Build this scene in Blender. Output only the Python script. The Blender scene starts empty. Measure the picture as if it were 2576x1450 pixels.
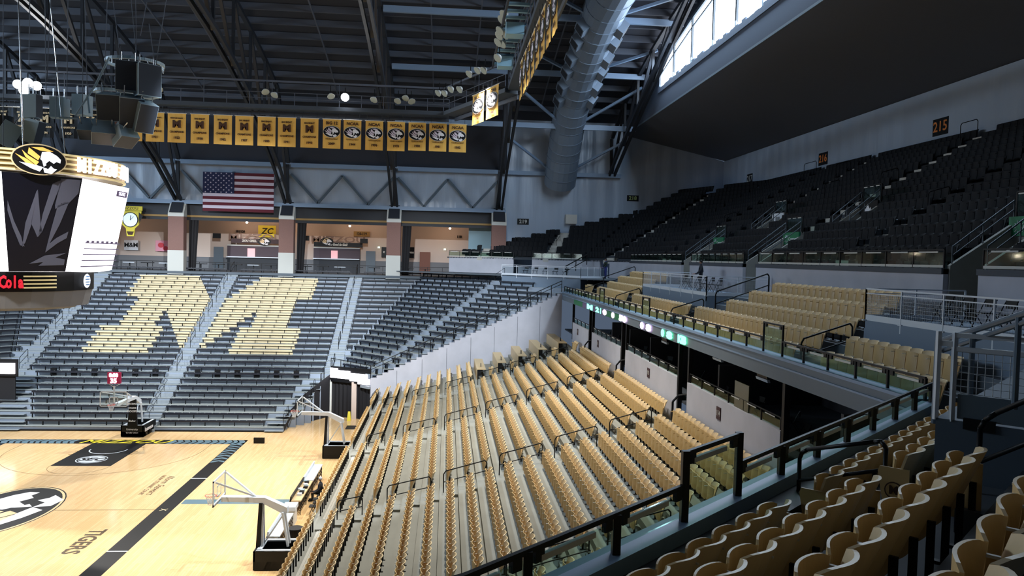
import bpy, math, random
from mathutils import Vector, Matrix
random.seed(7)
sc = bpy.context.scene
col = sc.collection
V = Vector
def lin(c):
    return tuple(((x/255)/12.92 if x/255 <= .04045 else (((x/255)+.055)/1.055)**2.4) for x in c)
# ------------------------------------------------------------ camera
CAM = V((22.69, -41.74, 13.73)); YAW, PITCH, ROLL, FPX = .0844, .0386, .0246, 1948.0
FW = V((math.sin(YAW)*math.cos(PITCH), math.cos(YAW)*math.cos(PITCH), -math.sin(PITCH)))
RT = V((math.cos(YAW), -math.sin(YAW), 0)); UPV = RT.cross(FW)
R2 = RT*math.cos(ROLL)+UPV*math.sin(ROLL); U2 = UPV*math.cos(ROLL)-RT*math.sin(ROLL)
cd = bpy.data.cameras.new('camera'); cam = bpy.data.objects.new('camera', cd); col.objects.link(cam)
cd.sensor_width = 36; cd.lens = 36*FPX/2576; cd.clip_start = .05; cd.clip_end = 500
cam.matrix_world = Matrix(((R2.x, U2.x, -FW.x, CAM.x), (R2.y, U2.y, -FW.y, CAM.y), (R2.z, U2.z, -FW.z, CAM.z), (0, 0, 0, 1)))
sc.camera = cam
def at(u, v, ax, val):                       # the point of the place seen at (u, v) on the plane ax = val
    d = FW + R2*((u-1288)/FPX) - U2*((v-725)/FPX); i = 'xyz'.index(ax)
    return CAM + d*((val-CAM[i])/d[i])
def px(p):
    d = V(p)-CAM; c = d.dot(FW)
    return (1288+FPX*d.dot(R2)/c, 725-FPX*d.dot(U2)/c, c) if c > .1 else (-9999, -9999, c)
# ------------------------------------------------------------ world, lights, exposure
w = bpy.data.worlds.new('world'); sc.world = w; w.use_nodes = True
w.node_tree.nodes['Background'].inputs[0].default_value = (.50, .68, 1.0, 1)
w.node_tree.nodes['Background'].inputs[1].default_value = .16
sc.view_settings.view_transform = 'Standard'; sc.view_settings.look = 'None'
sc.view_settings.exposure = 0.0; sc.view_settings.gamma = 1; sc.view_settings.use_curve_mapping = False
def spot(loc, tgt, power, angle, color=(1, .93, .80), blend=.6, r=.35):
    l = bpy.data.lights.new('arena_and_fill_spot', 'SPOT'); l.energy = power; l.spot_size = math.radians(angle); l.spot_blend = blend
    l.color = color; l.shadow_soft_size = r
    o = bpy.data.objects.new('arena_and_fill_spot', l); col.objects.link(o); o.location = loc
    o.rotation_euler = (V(tgt)-V(loc)).to_track_quat('-Z', 'Y').to_euler(); return o
def area(loc, tgt, power, sx, sy, color):
    l = bpy.data.lights.new('daylight', 'AREA'); l.shape = 'RECTANGLE'; l.size = sx; l.size_y = sy; l.energy = power; l.color = color
    o = bpy.data.objects.new('daylight', l); col.objects.link(o); o.location = loc
    o.rotation_euler = (V(tgt)-V(loc)).to_track_quat('-Z', 'Y').to_euler(); return o
def point(loc, power, color, r=.12):
    l = bpy.data.lights.new('bulb', 'POINT'); l.energy = power; l.color = color; l.shadow_soft_size = r
    o = bpy.data.objects.new('bulb', l); col.objects.link(o); o.location = loc; return o
# daylight of the right clerestory; left one added for unseen windows, brightens right wall
area((41.2, 5, 30.6), (15, 5, 8), 7000, 46, 2.2, (.60, .79, 1.0))
area((-37.0, 14, 28.5), (45, 14, 20), 17000, 44, 3, (.60, .79, 1.0))
# working lamps of the ring above the court, then added spots for the stands
for lx, ly, k in ((-8, 19.2, 1), (10, 19.2, 1), (-8, -6, 1.2), (4, -14, 1.0)):
    spot((lx, ly, 25.6), (lx*.35+1.5, ly*.3-1, 0), 19000*k, 80, (1, .95, .86))
for ly in (12, 1, -9):
    spot((24.6, ly, 26.0), (23.5, ly-1, 3), 14000, 84, (1, .95, .86))  # spots added above the gold seats; the lamps modelled on that catwalk are unlit
for lx, ly, tx, ty, tz, k in ((-17, -12, -7, 32, 6, 1.), (16, -14, 3, 33, 6, 1.), (18, -12, 20, 31, 7, .9)):
    spot((lx, ly, 25.4), (tx, ty, tz), 84000*k, 36, (.86, .93, 1))  # added spots brightening the far benches and corner wall, no fixtures modelled there
# ------------------------------------------------------------ materials
MATS = {}
def mat(name, rgb, rough=.6, metal=0, var=0, scale=3., emit=0, bump=0, alpha=1, spec=.5, stretch=None):
    if name in MATS: return MATS[name]
    m = bpy.data.materials.new(name); m.use_nodes = True; nt = m.node_tree; N = nt.nodes; L = nt.links
    b = N['Principled BSDF']; c = (*lin(rgb), 1)
    b.inputs['Base Color'].default_value = c; b.inputs['Roughness'].default_value = rough; b.inputs['Metallic'].default_value = metal
    b.inputs['Specular IOR Level'].default_value = spec
    if var or bump:
        tc = N.new('ShaderNodeTexCoord'); no = N.new('ShaderNodeTexNoise'); no.inputs['Scale'].default_value = scale; no.inputs['Detail'].default_value = 5
        if stretch:
            mp = N.new('ShaderNodeMapping'); mp.inputs['Scale'].default_value = stretch
            L.new(tc.outputs['Object'], mp.inputs[0]); L.new(mp.outputs[0], no.inputs['Vector'])
        else: L.new(tc.outputs['Object'], no.inputs['Vector'])
        if var:
            mx = N.new('ShaderNodeMix'); mx.data_type = 'RGBA'
            mx.inputs[6].default_value = (*[x*(1-var) for x in c[:3]], 1); mx.inputs[7].default_value = (*[min(1, x*(1+var)) for x in c[:3]], 1)
            L.new(no.outputs['Fac'], mx.inputs[0]); L.new(mx.outputs[2], b.inputs['Base Color'])
        if bump:
            bp = N.new('ShaderNodeBump'); bp.inputs['Strength'].default_value = bump; L.new(no.outputs['Fac'], bp.inputs['Height']); L.new(bp.outputs[0], b.inputs['Normal'])
    if emit:
        b.inputs['Emission Color'].default_value = c; b.inputs['Emission Strength'].default_value = emit
    if alpha < 1: b.inputs['Alpha'].default_value = alpha
    MATS[name] = m; return m
def glass_mat(name, rgb, mixv, rough=.05):
    m = bpy.data.materials.new(name); m.use_nodes = True; nt = m.node_tree; N = nt.nodes; L = nt.links
    for n in list(N): N.remove(n)
    o = N.new('ShaderNodeOutputMaterial'); mx = N.new('ShaderNodeMixShader'); t = N.new('ShaderNodeBsdfTransparent'); g = N.new('ShaderNodeBsdfGlossy')
    t.inputs[0].default_value = (*rgb, 1); g.inputs['Roughness'].default_value = rough; g.inputs[0].default_value = (.8, .9, .9, 1)
    mx.inputs[0].default_value = mixv; L.new(t.outputs[0], mx.inputs[1]); L.new(g.outputs[0], mx.inputs[2]); L.new(mx.outputs[0], o.inputs[0])
    MATS[name] = m; return m
M = {}
M['glass'] = glass_mat('rail_glass', (.74, .86, .80), .06)
M['clear'] = glass_mat('clear_glass', (.9, .94, .95), .05)
M['concrete'] = mat('concrete', (176, 176, 184), .8, var=.18, scale=.8, bump=.05)
M['stand'] = mat('stand_concrete', (138, 139, 132), .8, var=.22, scale=.7, bump=.04)
M['deck'] = mat('deck_concrete', (92, 100, 108), .8, var=.15, scale=.6)
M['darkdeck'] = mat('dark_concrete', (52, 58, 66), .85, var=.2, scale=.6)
M['riser'] = mat('bleacher_riser', (138, 148, 162), .5, var=.08, scale=1.)
M['tread'] = mat('bleacher_tread', (150, 155, 152), .6, var=.1, scale=1.)
M['step'] = mat('step_plate', (140, 147, 152), .5, var=.08)
M['black'] = mat('black_paint', (10, 11, 14), .5, spec=.3)
M['blackseat'] = mat('black_seat_plastic', (13, 15, 20), .7, spec=.25)
M['bench'] = mat('black_bench_plastic', (22, 26, 38), .45)
M['benchgold'] = mat('gold_bench_plastic', (218, 200, 162), .45, var=.04)
M['gold'] = mat('gold_seat_plastic', (220, 194, 148), .42, var=.05, scale=.4)
M['goldpan'] = mat('gold_seat_pan', (200, 166, 110), .45, var=.05, scale=.4)
M['steel'] = mat('steel_bar', (190, 190, 190), .25, .9)
M['white'] = mat('white_paint', (205, 212, 220), .45)
M['offwhite'] = mat('off_white', (190, 190, 184), .6)
M['brick'] = mat('brick', (124, 92, 84), .8, var=.25, scale=14, stretch=(1, 1, 3))
M['blue'] = mat('blue_grey_steel', (120, 142, 168), .45)
M['truss'] = mat('truss_steel', (30, 34, 42), .6)
M['purlin'] = mat('purlin_steel', (74, 80, 92), .6)
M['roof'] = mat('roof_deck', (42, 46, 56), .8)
M['soffit'] = mat('soffit_panel', (78, 82, 90), .8, var=.05)
M['curtain'] = mat('black_curtain', (16, 15, 20), .8, bump=.4, scale=5, stretch=(4, 4, .1))
M['fascia'] = mat('fascia_panel', (96, 108, 118), .6, var=.04)
M['led'] = mat('led_white', (252, 246, 255), .5, emit=3.5)
M['window'] = mat('window_daylight', (240, 246, 255), .5, emit=7)
M['lamp'] = mat('lamp_glow', (250, 252, 255), .5, emit=240)
M['downlight'] = mat('downlight_glow', (255, 225, 190), .5, emit=25)
M['green'] = mat('green_board', (0, 112, 72), .5)
M['greenled'] = mat('green_led', (110, 255, 190), .5, emit=3.2)
M['pinkled'] = mat('pink_led', (252, 214, 255), .5, emit=3.2)
M['greendim'] = mat('green_led_dim', (10, 90, 50), .5, emit=.25)
M['red'] = mat('red_paint', (190, 30, 50), .5)
M['cream'] = mat('cream_wall', (196, 178, 166), .7)
M['tan'] = mat('tan_ceiling', (150, 120, 70), .7)
M['wood'] = mat('oak_panel', (196, 170, 128), .5, var=.08, scale=4, stretch=(8, 1, 1))
M['duct'] = mat('duct_metal', (120, 134, 150), .4, .3)
M['speaker'] = mat('speaker_grille', (40, 50, 64), .6, bump=.3, scale=60)
M['speakerside'] = mat('speaker_side', (150, 172, 184), .5)
M['bannergold'] = mat('banner_cloth', (220, 174, 84), .8)
M['darktext'] = mat('dark_lettering', (66, 36, 14), .7)
M['wtext'] = mat('white_lettering', (225, 225, 230), .6)
M['otext'] = mat('orange_lettering', (220, 130, 60), .6)
M['navy'] = mat('navy_cloth', (24, 30, 70), .8)
M['flagred'] = mat('red_stripe', (88, 16, 34), .8)
M['flagwhite'] = mat('white_stripe', (200, 190, 205), .8)
M['yellow'] = mat('yellow_plastic', (214, 196, 40), .5)
M['skin'] = mat('skin', (150, 110, 90), .6)
M['mesh'] = mat('wire_mesh', (176, 184, 192), .4, .3)
M['screen'] = mat('dark_screen', (14, 16, 30), .3)
def ribbed():
    m = bpy.data.materials.new('white_metal_siding'); m.use_nodes = True; nt = m.node_tree; N = nt.nodes; L = nt.links
    b = N['Principled BSDF']; b.inputs['Base Color'].default_value = (*lin((158, 172, 190)), 1); b.inputs['Roughness'].default_value = .28
    tc = N.new('ShaderNodeTexCoord'); mp = N.new('ShaderNodeMapping'); mp.inputs['Scale'].default_value = (1, 1, .12)
    no = N.new('ShaderNodeTexNoise'); no.inputs['Scale'].default_value = 1.6
    wv = N.new('ShaderNodeTexWave'); wv.bands_direction = 'DIAGONAL'; wv.inputs['Scale'].default_value = .35; wv.inputs['Distortion'].default_value = .4
    mp2 = N.new('ShaderNodeMapping'); mp2.inputs['Scale'].default_value = (1, 1, 0)
    L.new(tc.outputs['Object'], mp.inputs[0]); L.new(mp.outputs[0], no.inputs['Vector']); L.new(tc.outputs['Object'], mp2.inputs[0]); L.new(mp2.outputs[0], wv.inputs['Vector'])
    ad = N.new('ShaderNodeMath'); ad.operation = 'ADD'; L.new(no.outputs['Fac'], ad.inputs[0]); L.new(wv.outputs['Fac'], ad.inputs[1])
    bp = N.new('ShaderNodeBump'); bp.inputs['Strength'].default_value = .35; bp.inputs['Distance'].default_value = .15
    L.new(ad.outputs[0], bp.inputs['Height']); L.new(bp.outputs[0], b.inputs['Normal']); return m
M['siding'] = ribbed()
def courtwood():
    m = bpy.data.materials.new('maple_floor'); m.use_nodes = True; nt = m.node_tree; N = nt.nodes; L = nt.links
    b = N['Principled BSDF']; b.inputs['Roughness'].default_value = .16; b.inputs['Specular IOR Level'].default_value = .5
    tc = N.new('ShaderNodeTexCoord'); mp = N.new('ShaderNodeMapping'); mp.inputs['Rotation'].default_value = (0, 0, math.pi/2)
    br = N.new('ShaderNodeTexBrick'); br.inputs['Scale'].default_value = 1.; br.inputs['Brick Width'].default_value = 1.8; br.inputs['Row Height'].default_value = .12
    br.inputs['Mortar Size'].default_value = .004; br.inputs['Color1'].default_value = (*lin((232, 198, 148)), 1); br.inputs['Color2'].default_value = (*lin((222, 184, 132)), 1)
    br.inputs['Mortar'].default_value = (*lin((196, 158, 110)), 1)
    L.new(tc.outputs['Object'], mp.inputs[0]); L.new(mp.outputs[0], br.inputs['Vector']); L.new(br.outputs['Color'], b.inputs['Base Color']); return m
M['court'] = courtwood()
# ------------------------------------------------------------ mesh builder
WM = {}
def wm(o): return WM.get(o.name, Matrix()) if o else Matrix()
class MB:
    def __init__(s): s.v = []; s.f = []; s.mi = []
    def add(s, vs, fs, mi=0):
        n = len(s.v); s.v += [tuple(p) for p in vs]; s.f += [tuple(n+i for i in f) for f in fs]; s.mi += [mi]*len(fs); return s
    def box(s, a, b, mi=0):
        x0, y0, z0 = a; x1, y1, z1 = b
        return s.add([(x0,y0,z0),(x1,y0,z0),(x1,y1,z0),(x0,y1,z0),(x0,y0,z1),(x1,y0,z1),(x1,y1,z1),(x0,y1,z1)],
                     [(0,3,2,1),(4,5,6,7),(0,1,5,4),(1,2,6,5),(2,3,7,6),(3,0,4,7)], mi)
    def obox(s, o, ex, ey, ez, mi=0):          # box from corner o along three edge vectors
        o, ex, ey, ez = V(o), V(ex), V(ey), V(ez)
        return s.add([o,o+ex,o+ex+ey,o+ey,o+ez,o+ex+ez,o+ex+ey+ez,o+ey+ez],[(0,3,2,1),(4,5,6,7),(0,1,5,4),(1,2,6,5),(2,3,7,6),(3,0,4,7)], mi)
    def bar(s, p, q, wd, h, mi=0):
        p, q = V(p), V(q); d = (q-p).normalized(); up = V((0,0,1)) if abs(d.z) < .95 else V((0,1,0))
        sd = d.cross(up).normalized(); u = sd.cross(d)
        return s.obox(p-sd*wd/2-u*h/2, q-p, sd*wd, u*h, mi)
    def tube(s, p, q, r, n=8, r2=None, mi=0, caps=True):
        p, q = V(p), V(q); d = (q-p).normalized(); a = V((0,0,1)) if abs(d.z) < .9 else V((1,0,0)); x = d.cross(a).normalized(); y = d.cross(x); r2 = r if r2 is None else r2
        vs = [p+(x*math.cos(2*math.pi*i/n)+y*math.sin(2*math.pi*i/n))*r for i in range(n)]+[q+(x*math.cos(2*math.pi*i/n)+y*math.sin(2*math.pi*i/n))*r2 for i in range(n)]
        fs = [(i,(i+1)%n,n+(i+1)%n,n+i) for i in range(n)]
        if caps: fs += [tuple(range(n))[::-1], tuple(range(n,2*n))]
        return s.add(vs, fs, mi)
    def path(s, pts, r, n=6, mi=0):
        for a, b in zip(pts[:-1], pts[1:]):
            if (V(b)-V(a)).length > 1e-4: s.tube(a, b, r, n, mi=mi)
        return s
    def quad(s, a, b, c, d, mi=0): return s.add([a,b,c,d], [(0,1,2,3)], mi)
    def prism(s, poly, off, mi=0):             # polygon of 3D points pushed by off
        n = len(poly); off = V(off); vs = [V(p) for p in poly]; vs += [p+off for p in vs]
        return s.add(vs, [tuple(range(n))[::-1], tuple(range(n,2*n))]+[(i,(i+1)%n,n+(i+1)%n,n+i) for i in range(n)], mi)
    def disc(s, c, x, y, n=24, mi=0): return s.add([V(c)+V(x)*math.cos(2*math.pi*i/n)+V(y)*math.sin(2*math.pi*i/n) for i in range(n)], [tuple(range(n))], mi)
    def ring(s, c, x, y, k0, k1, n=28, a0=0, a1=2*math.pi, mi=0):
        c, x, y = V(c), V(x), V(y); vs = []
        for i in range(n+1):
            t = a0+(a1-a0)*i/n; d = x*math.cos(t)+y*math.sin(t); vs += [c+d*k0, c+d*k1]
        return s.add(vs, [(2*i,2*i+2,2*i+3,2*i+1) for i in range(n)], mi)
    def ball(s, c, rx, ry, rz, n=8, m=6, mi=0):
        vs = []; c = V(c)
        for j in range(m+1):
            ph = math.pi*j/m
            for i in range(n): vs.append(c+V((rx*math.sin(ph)*math.cos(2*math.pi*i/n), ry*math.sin(ph)*math.sin(2*math.pi*i/n), rz*math.cos(ph))))
        fs = [(j*n+i, j*n+(i+1)%n, (j+1)*n+(i+1)%n, (j+1)*n+i) for j in range(m) for i in range(n)]
        return s.add(vs, fs, mi)
    def build(s, name, mats, parent=None, smooth=False, local=False):
        me = bpy.data.meshes.new(name)
        inv = wm(parent).inverted() if (parent and not local) else None
        vs = [tuple(inv @ V(p)) for p in s.v] if inv else s.v
        me.from_pydata(vs, [], s.f); me.update()
        if not isinstance(mats, (list, tuple)): mats = [mats]
        for m in mats: me.materials.append(M[m] if isinstance(m, str) else m)
        if len(mats) > 1: me.polygons.foreach_set('material_index', s.mi)
        if smooth: me.polygons.foreach_set('use_smooth', [True]*len(me.polygons))
        o = bpy.data.objects.new(name, me); col.objects.link(o)
        if parent: o.parent = parent; WM[o.name] = wm(parent)
        return o
def tag(o, label=None, cat=None, group=None, kind=None):
    if label: o['label'] = label
    if cat: o['category'] = cat
    if group: o['group'] = group
    if kind: o['kind'] = kind
    return o
def thing(name, label, cat, loc=(0, 0, 0), rz=0, group=None):
    o = bpy.data.objects.new(name, None); col.objects.link(o); o.location = loc; o.rotation_euler = (0, 0, rz); o.empty_display_size = .2
    WM[o.name] = Matrix.Translation(V(loc)) @ Matrix.Rotation(rz, 4, 'Z')
    return tag(o, label, cat, group)
KIDS = {}
def copy_tree(o, kids, parent=None):
    c = o.copy(); col.objects.link(c); c.parent = parent
    for ch, sub in kids: copy_tree(ch, sub, c)
    return c
def struct(o): o['kind'] = 'structure'; return o
def text(s, o, right, up, size, m, parent, align='CENTER', name='lettering', ext=.006, shear=0, sx=1, bold=0):
    cu = bpy.data.curves.new('t', 'FONT'); cu.body = s; cu.size = size; cu.align_x = align; cu.align_y = 'CENTER'; cu.extrude = ext; cu.shear = shear; cu.offset = bold; cu.resolution_u = 2
    t = bpy.data.objects.new('t', cu); col.objects.link(t)
    me = bpy.data.meshes.new_from_object(t.evaluated_get(bpy.context.evaluated_depsgraph_get())); bpy.data.objects.remove(t); bpy.data.curves.remove(cu)
    r, u = V(right).normalized(), V(up).normalized(); n = r.cross(u); mm = Matrix(((r.x*sx, u.x, n.x, o[0]), (r.y*sx, u.y, n.y, o[1]), (r.z*sx, u.z, n.z, o[2]), (0, 0, 0, 1)))
    me.transform(wm(parent).inverted() @ mm if parent else mm)
    me.materials.clear(); me.materials.append(M[m] if isinstance(m, str) else m); me.name = name
    ob = bpy.data.objects.new(name, me); col.objects.link(ob)
    if parent: ob.parent = parent
    return ob
ORD = 'first second third fourth fifth sixth seventh eighth ninth tenth eleventh twelfth thirteenth fourteenth fifteenth sixteenth seventeenth eighteenth nineteenth twentieth'.split()
TENS = {2: 'twenty', 3: 'thirty', 4: 'forty', 5: 'fifty', 6: 'sixty', 7: 'seventy', 8: 'eighty', 9: 'ninety'}
def ordn(i):                                   # 0 -> first
    if i < 20: return ORD[i]
    t, r = divmod(i+1, 10)
    return (TENS[t][:-1]+'ieth') if r == 0 else TENS[t]+'-'+ORD[r-1]
TIGER = {'black': [[(math.cos(a)*.95, math.sin(a)*.56) for a in [2*math.pi*i/30 for i in range(30)]]],
 'gold': [[(-.86,.16),(-.5,-.16),(-.2,-.42),(-.08,-.3),(-.45,-.02)], [(-.62,.32),(-.5,.05),(-.12,-.24),(-.02,-.1),(-.4,.12)], [(-.38,.44),(-.42,.2),(-.05,-.04),(.02,.12),(-.2,.3)],
          [(-.3,.46),(.1,.5),(.5,.36),(.3,.34),(0,.36)]],
 'white': [[(-.72,-.16),(-.3,-.38),(.0,-.48),(.12,-.3),(-.1,-.24),(-.35,-.2)], [(.02,.02),(.08,.3),(.36,.34),(.62,.2),(.76,.06),(.74,-.08),(.6,-.04),(.5,-.12),(.34,-.02),(.2,-.16)],
           [(.12,-.3),(.16,-.5),(.42,-.54),(.62,-.34),(.5,-.32),(.4,-.22),(.3,-.36)], [(.08,-.02),(.14,-.28),(.24,-.2)]]}
def tiger(c, x, y, parent, dep, ring='gold', black='black', gold='gold', white='wtext'):
    """oval with the striped cat head; c centre, x half width vector, y half height unit of the same length"""
    c, x, y = V(c), V(x), V(y); n = x.cross(y).normalized()
    mb = MB(); mb.disc(c, x, y*.62, 32, 0); k = 1
    mb2 = MB().disc(c+n*dep, x*.95, y*.57, 32)
    for q, key in ((2, 'gold'), (3, 'white')):
        for poly in TIGER[key]: mb.add([c+n*dep*q+x*a+y*b for a, b in poly], [tuple(range(len(poly)))], {'gold': 2, 'white': 3}[key])
    for v, f, mi in ((mb2.v, mb2.f, 1),): mb.add(v, f, mi)
    return mb.build('emblem', [ring, black, gold, white], parent)
# ============================================================ court floor and its painted lines
floor = struct(MB().box((-34, -30, -.3), (17.6, 26, 0)).build('floor', 'court'))
def paint(name, mb, m): return mb.build(name, m, floor)
Z1 = .004
def line(x0, y0, x1, y1, z=Z1): return MB().box((x0, y0, .0005), (x1, y1, z))
mb = MB()
mb.box((7.62, -16, .0005), (8.53, 15.55, Z1)).box((-8.53, 14.33, .0005), (8.53, 15.55, Z1)).box((-8.53, -16, .0005), (-7.62, 15.55, Z1)).box((-1.83, 8.54, .0005), (1.83, 14.33, Z1))
paint('border_band', mb, 'black')
mb = MB()                                    # tiger stripes of the baseline and the corner
random.seed(3)
for sx in (-1, 1):
    x = 3.1
    while x < 8.4:
        h = random.uniform(.22, .4)
        mb.add([(sx*x, 14.36, .006), (sx*(x+h), 14.36, .006), (sx*(x+h+.25), 14.95, .006), (sx*(x+h), 15.5, .006), (sx*(x-.05), 15.5, .006), (sx*(x+.2), 14.95, .006)], [(0,1,2,3,4,5)]); x += h+.16
y = 14.2
while y > 9.6:
    h = random.uniform(.25, .5)
    mb.add([(7.66, y, .006), (8.1, y+.25, .006), (8.5, y, .006), (8.5, y-h*.6, .006), (8.1, y-h*.5+.2, .006), (7.66, y-h, .006)], [(0,1,2,3,4,5)]); y -= h+.25
mb.box((8.62, .95, .0005), (14.4, 1.75, Z1))
paint('stripe_pattern', mb, mat('slate_paint', (96, 122, 136), .3))
mb = MB()
mb.box((7.62, 5.74, .005), (8.53, 5.84, .008)).box((7.62, -5.84, .005), (8.53, -5.74, .008))
mb.ring((0, 12.73, .007), (1.22, 0, 0), (0, 1.22, 0), .95, 1.02, 24, math.pi, 2*math.pi)
paint('white_line', mb, 'white')
mb = MB()
mb.box((1.9, -.025, .0005), (7.62, .025, Z1)).box((-7.62, -.025, .0005), (-1.9, .025, Z1))
mb.ring((0, 8.54, Z1), (1.83, 0, 0), (0, 1.83, 0), .985, 1.0, 40, math.pi, 2*math.pi)
a = math.acos(6.25/6.32)
mb.ring((0, 12.73, Z1), (6.32, 0, 0), (0, 6.32, 0), .995, 1.0, 60, math.pi+.0, 2*math.pi)
mb.box((6.29, 12.73, .0005), (6.32, 14.33, Z1)).box((-6.32, 12.73, .0005), (-6.29, 14.33, Z1))
for yy in (13.3, 12.2, 11.3): mb.box((-2.05, yy, .0005), (-1.83, yy+.12, Z1)).box((1.83, yy, .0005), (2.05, yy+.12, Z1))
paint('thin_line', mb, mat('brown_line', (120, 92, 52), .4))
text('MIZZOU', (.1, 14.92, .008), (1, 0, 0), (0, 1, 0), 1.35, 'yellow', floor, sx=1.15, shear=.35, bold=.02, ext=.001)
tiger((0, 0, .003), (0, 4.1, 0), (-4.1, 0, 0), floor, .002, ring='black')
MB().ring((0, 0, .0045), (0, 4.1, 0), (-2.54, 0, 0), .93, .975, 48).build('oval_ring', M['gold'], floor)
text('TIGERS', (6.05, -4.5, .005), (0, -1, 0), (1, 0, 0), 1.05, mat('brown_paint', (66, 48, 14), .4), floor, sx=.95, bold=.03, ext=.001)
text('Norm Stewart', (6.35, 4.5, .005), (0, -1, 0), (1, 0, 0), .62, 'darktext', floor, shear=.4, ext=.001)
text('NORM STEWART COURT', (5.85, 4.5, .005), (0, -1, 0), (1, 0, 0), .36, 'darktext', floor, sx=.95, ext=.001)
MB().disc((0, 10.1, .006), (.95, 0, 0), (0, .95, 0), 32).build('oval', 'white', floor)
MB().disc((0, 10.1, .008), (.88, 0, 0), (0, .88, 0), 32).build('oval', 'black', floor)
MB().disc((0, 10.1, .01), (.8, 0, 0), (0, .8, 0), 32).build('oval', 'white', floor)
text('SEC', (0, 10.1, .012), (1, 0, 0), (0, 1, 0), .95, 'black', floor, bold=.04, ext=.001, shear=.2)
text('X', (8.05, 0, .008), (0, -1, 0), (1, 0, 0), .5, 'benchgold', floor, ext=.001)
# ============================================================ far end bleachers
def YB(j): return 25.04+.84*j                # bench line of fixed row j
def ZB(j): return 3.52+.398*j                # tread level of fixed row j
def YR(i): return 18.7+.78*i
def ZR(i): return .32+.405*i
S0 = 30.5-4*.84                               # 45 degree corner rows: distance along (1,1)/sqrt2 of row 0
def SB(j): return S0+.84*j
r2 = math.sqrt(.5)
mb = MB(); mt = MB()
for i in range(8):
    x1 = [10.5, 10.6, 11.1, 11.6, 12., 12.1, 12.5, 12.6][i]; x0 = -[10.9, 11., 11.3, 11.5, 11.8, 12, 12.3, 12.4][i]
    y0 = YR(i)-.36; y1 = YR(i+1)-.36 if i < 7 else YB(0)-.4
    mb.box((x0, y0, 0), (x1, y0+.03, ZR(i)-.02)); mt.box((x0, y0, ZR(i)-.05), (x1, y1+.02, ZR(i)))
struct(mb.build('stand_riser', 'riser')); struct(mt.build('stand_tread', 'tread'))
mb = MB(); mt = MB()
XB = lambda s, y: 14.8+(y-29.2)*.4142         # bend line between the straight and the 45 degree rows
for j in range(21):
    y0 = YB(j)-.4; y1 = y0+.84; xb0, xb1 = XB(0, y0), XB(0, y1); zt = ZB(j); zl = zt-.42 if j else 0
    for sgn in (1, -1):
        xc_ = 13.85 if (sgn > 0 and j < 4) else None
        mt.quad((0, y0, zt), (sgn*(xc_ or xb0), y0, zt), (sgn*(xc_ or xb1), y1, zt), (0, y1, zt))
        mb.quad((0, y0, zl), (sgn*(xc_ or xb0), y0, zl), (sgn*(xc_ or xb0), y0, zt), (0, y0, zt))
        # corner strip running at 45 degrees down to the end wall
        L0, L1 = 22.-j*.05, 22.
        e = 1.0*(16+j*.3) if sgn > 0 else 14
        # end on the wall line y = 21.9+(x-16.7)*.2975
        def endpt(x, y):
            if sgn < 0: return (x+9, y-9)
            t = (y-21.9-(x-16.7)*.2975)/(1+.2975); return (x+t, y-t)
        if sgn > 0 and j == 0: continue
        a0 = (xb0, y0); a1 = (xb1, y1)
        if sgn > 0 and j < 4: q_ = 13.85; a0 = (q_, xb0+y0-q_); a1 = (q_, xb1+y1-q_)
        b0 = endpt(*a0); b1 = endpt(*a1)
        mt.quad((sgn*a0[0], a0[1], zt), (sgn*b0[0], b0[1], zt), (sgn*b1[0], b1[1], zt), (sgn*a1[0], a1[1], zt))
        mb.quad((sgn*a0[0], a0[1], zl), (sgn*b0[0], b0[1], zl), (sgn*b0[0], b0[1], zt), (sgn*a0[0], a0[1], zt))
struct(mb.build('stand_riser', 'riser')); struct(mt.build('stand_tread', 'tread'))
# benches: each row between two aisles is one bench
def bench(p0, p1, z, side, label, group, segs=None, bins=False):
    """p0->p1 plan line; side = unit vector towards the sitters' back; segs = [(t0,t1,'gold'/'black')]"""
    p0, p1 = V((*p0, 0)), V((*p1, 0)); L = (p1-p0).length; d = (p1-p0)/L; n = V((*side, 0))
    t = thing('bench', label, 'bench', (p0.x, p0.y, z), 0, group)
    for (a, b, c) in (segs or [(0, L, 'black')]):
        a, b = max(a, 0), min(b, L)
        if b-a < .05: continue
        mb = MB(); o = p0+d*a+V((0, 0, z+.36)); mb.obox(o, d*(b-a), n*.27, V((0, 0, .06)))
        mb.obox(o-V((0, 0, .07)), d*(b-a), n*.04, V((0, 0, .07)))
        if c == 'gold': mb.obox(o+n*.30+V((0, 0, -.36)), d*(b-a), n*.02, V((0, 0, .36))); mb.obox(o+n*.30-V((0, 0, .38)), d*(b-a), n*.3, V((0, 0, .03)))
        mb.build('gold_seat_board' if c == 'gold' else 'seat_board', 'benchgold' if c == 'gold' else 'bench', t)
    mb = MB(); k = max(2, int(L/1.1)+1); mb.obox(p0+d*.06+n*.06+V((0, 0, z+.31)), d*(L-.12), n*.08, V((0, 0, .05)))
    for q in range(k):
        o = p0+d*(.1+(L-.2)*q/(k-1)); mb.obox(o-d*.02+n*.05+V((0, 0, z)), d*.04, n*.12, V((0, 0, .36)))
    mb.build('bracket', 'black', t)
    mb = MB(); k = max(1, int(L/.55))
    for q in range(k):
        o = p0+d*((q+.5)*L/k)+n*.05+V((0, 0, z+.431)); mb.obox(o, d*.05, n*.05, V((0, 0, .012)))
    mb.build('seat_number', 'offwhite', t)
    return t
SC = .2717
def gx(a, vv, j): return at(200+a*SC, 660+vv*SC, 'y', YB(j)).x
VR = {3:810,4:757,5:707,6:657,7:607,8:565,9:515,10:468,11:425,12:380,13:337,14:295,15:253,16:215,17:178,18:135}
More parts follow.
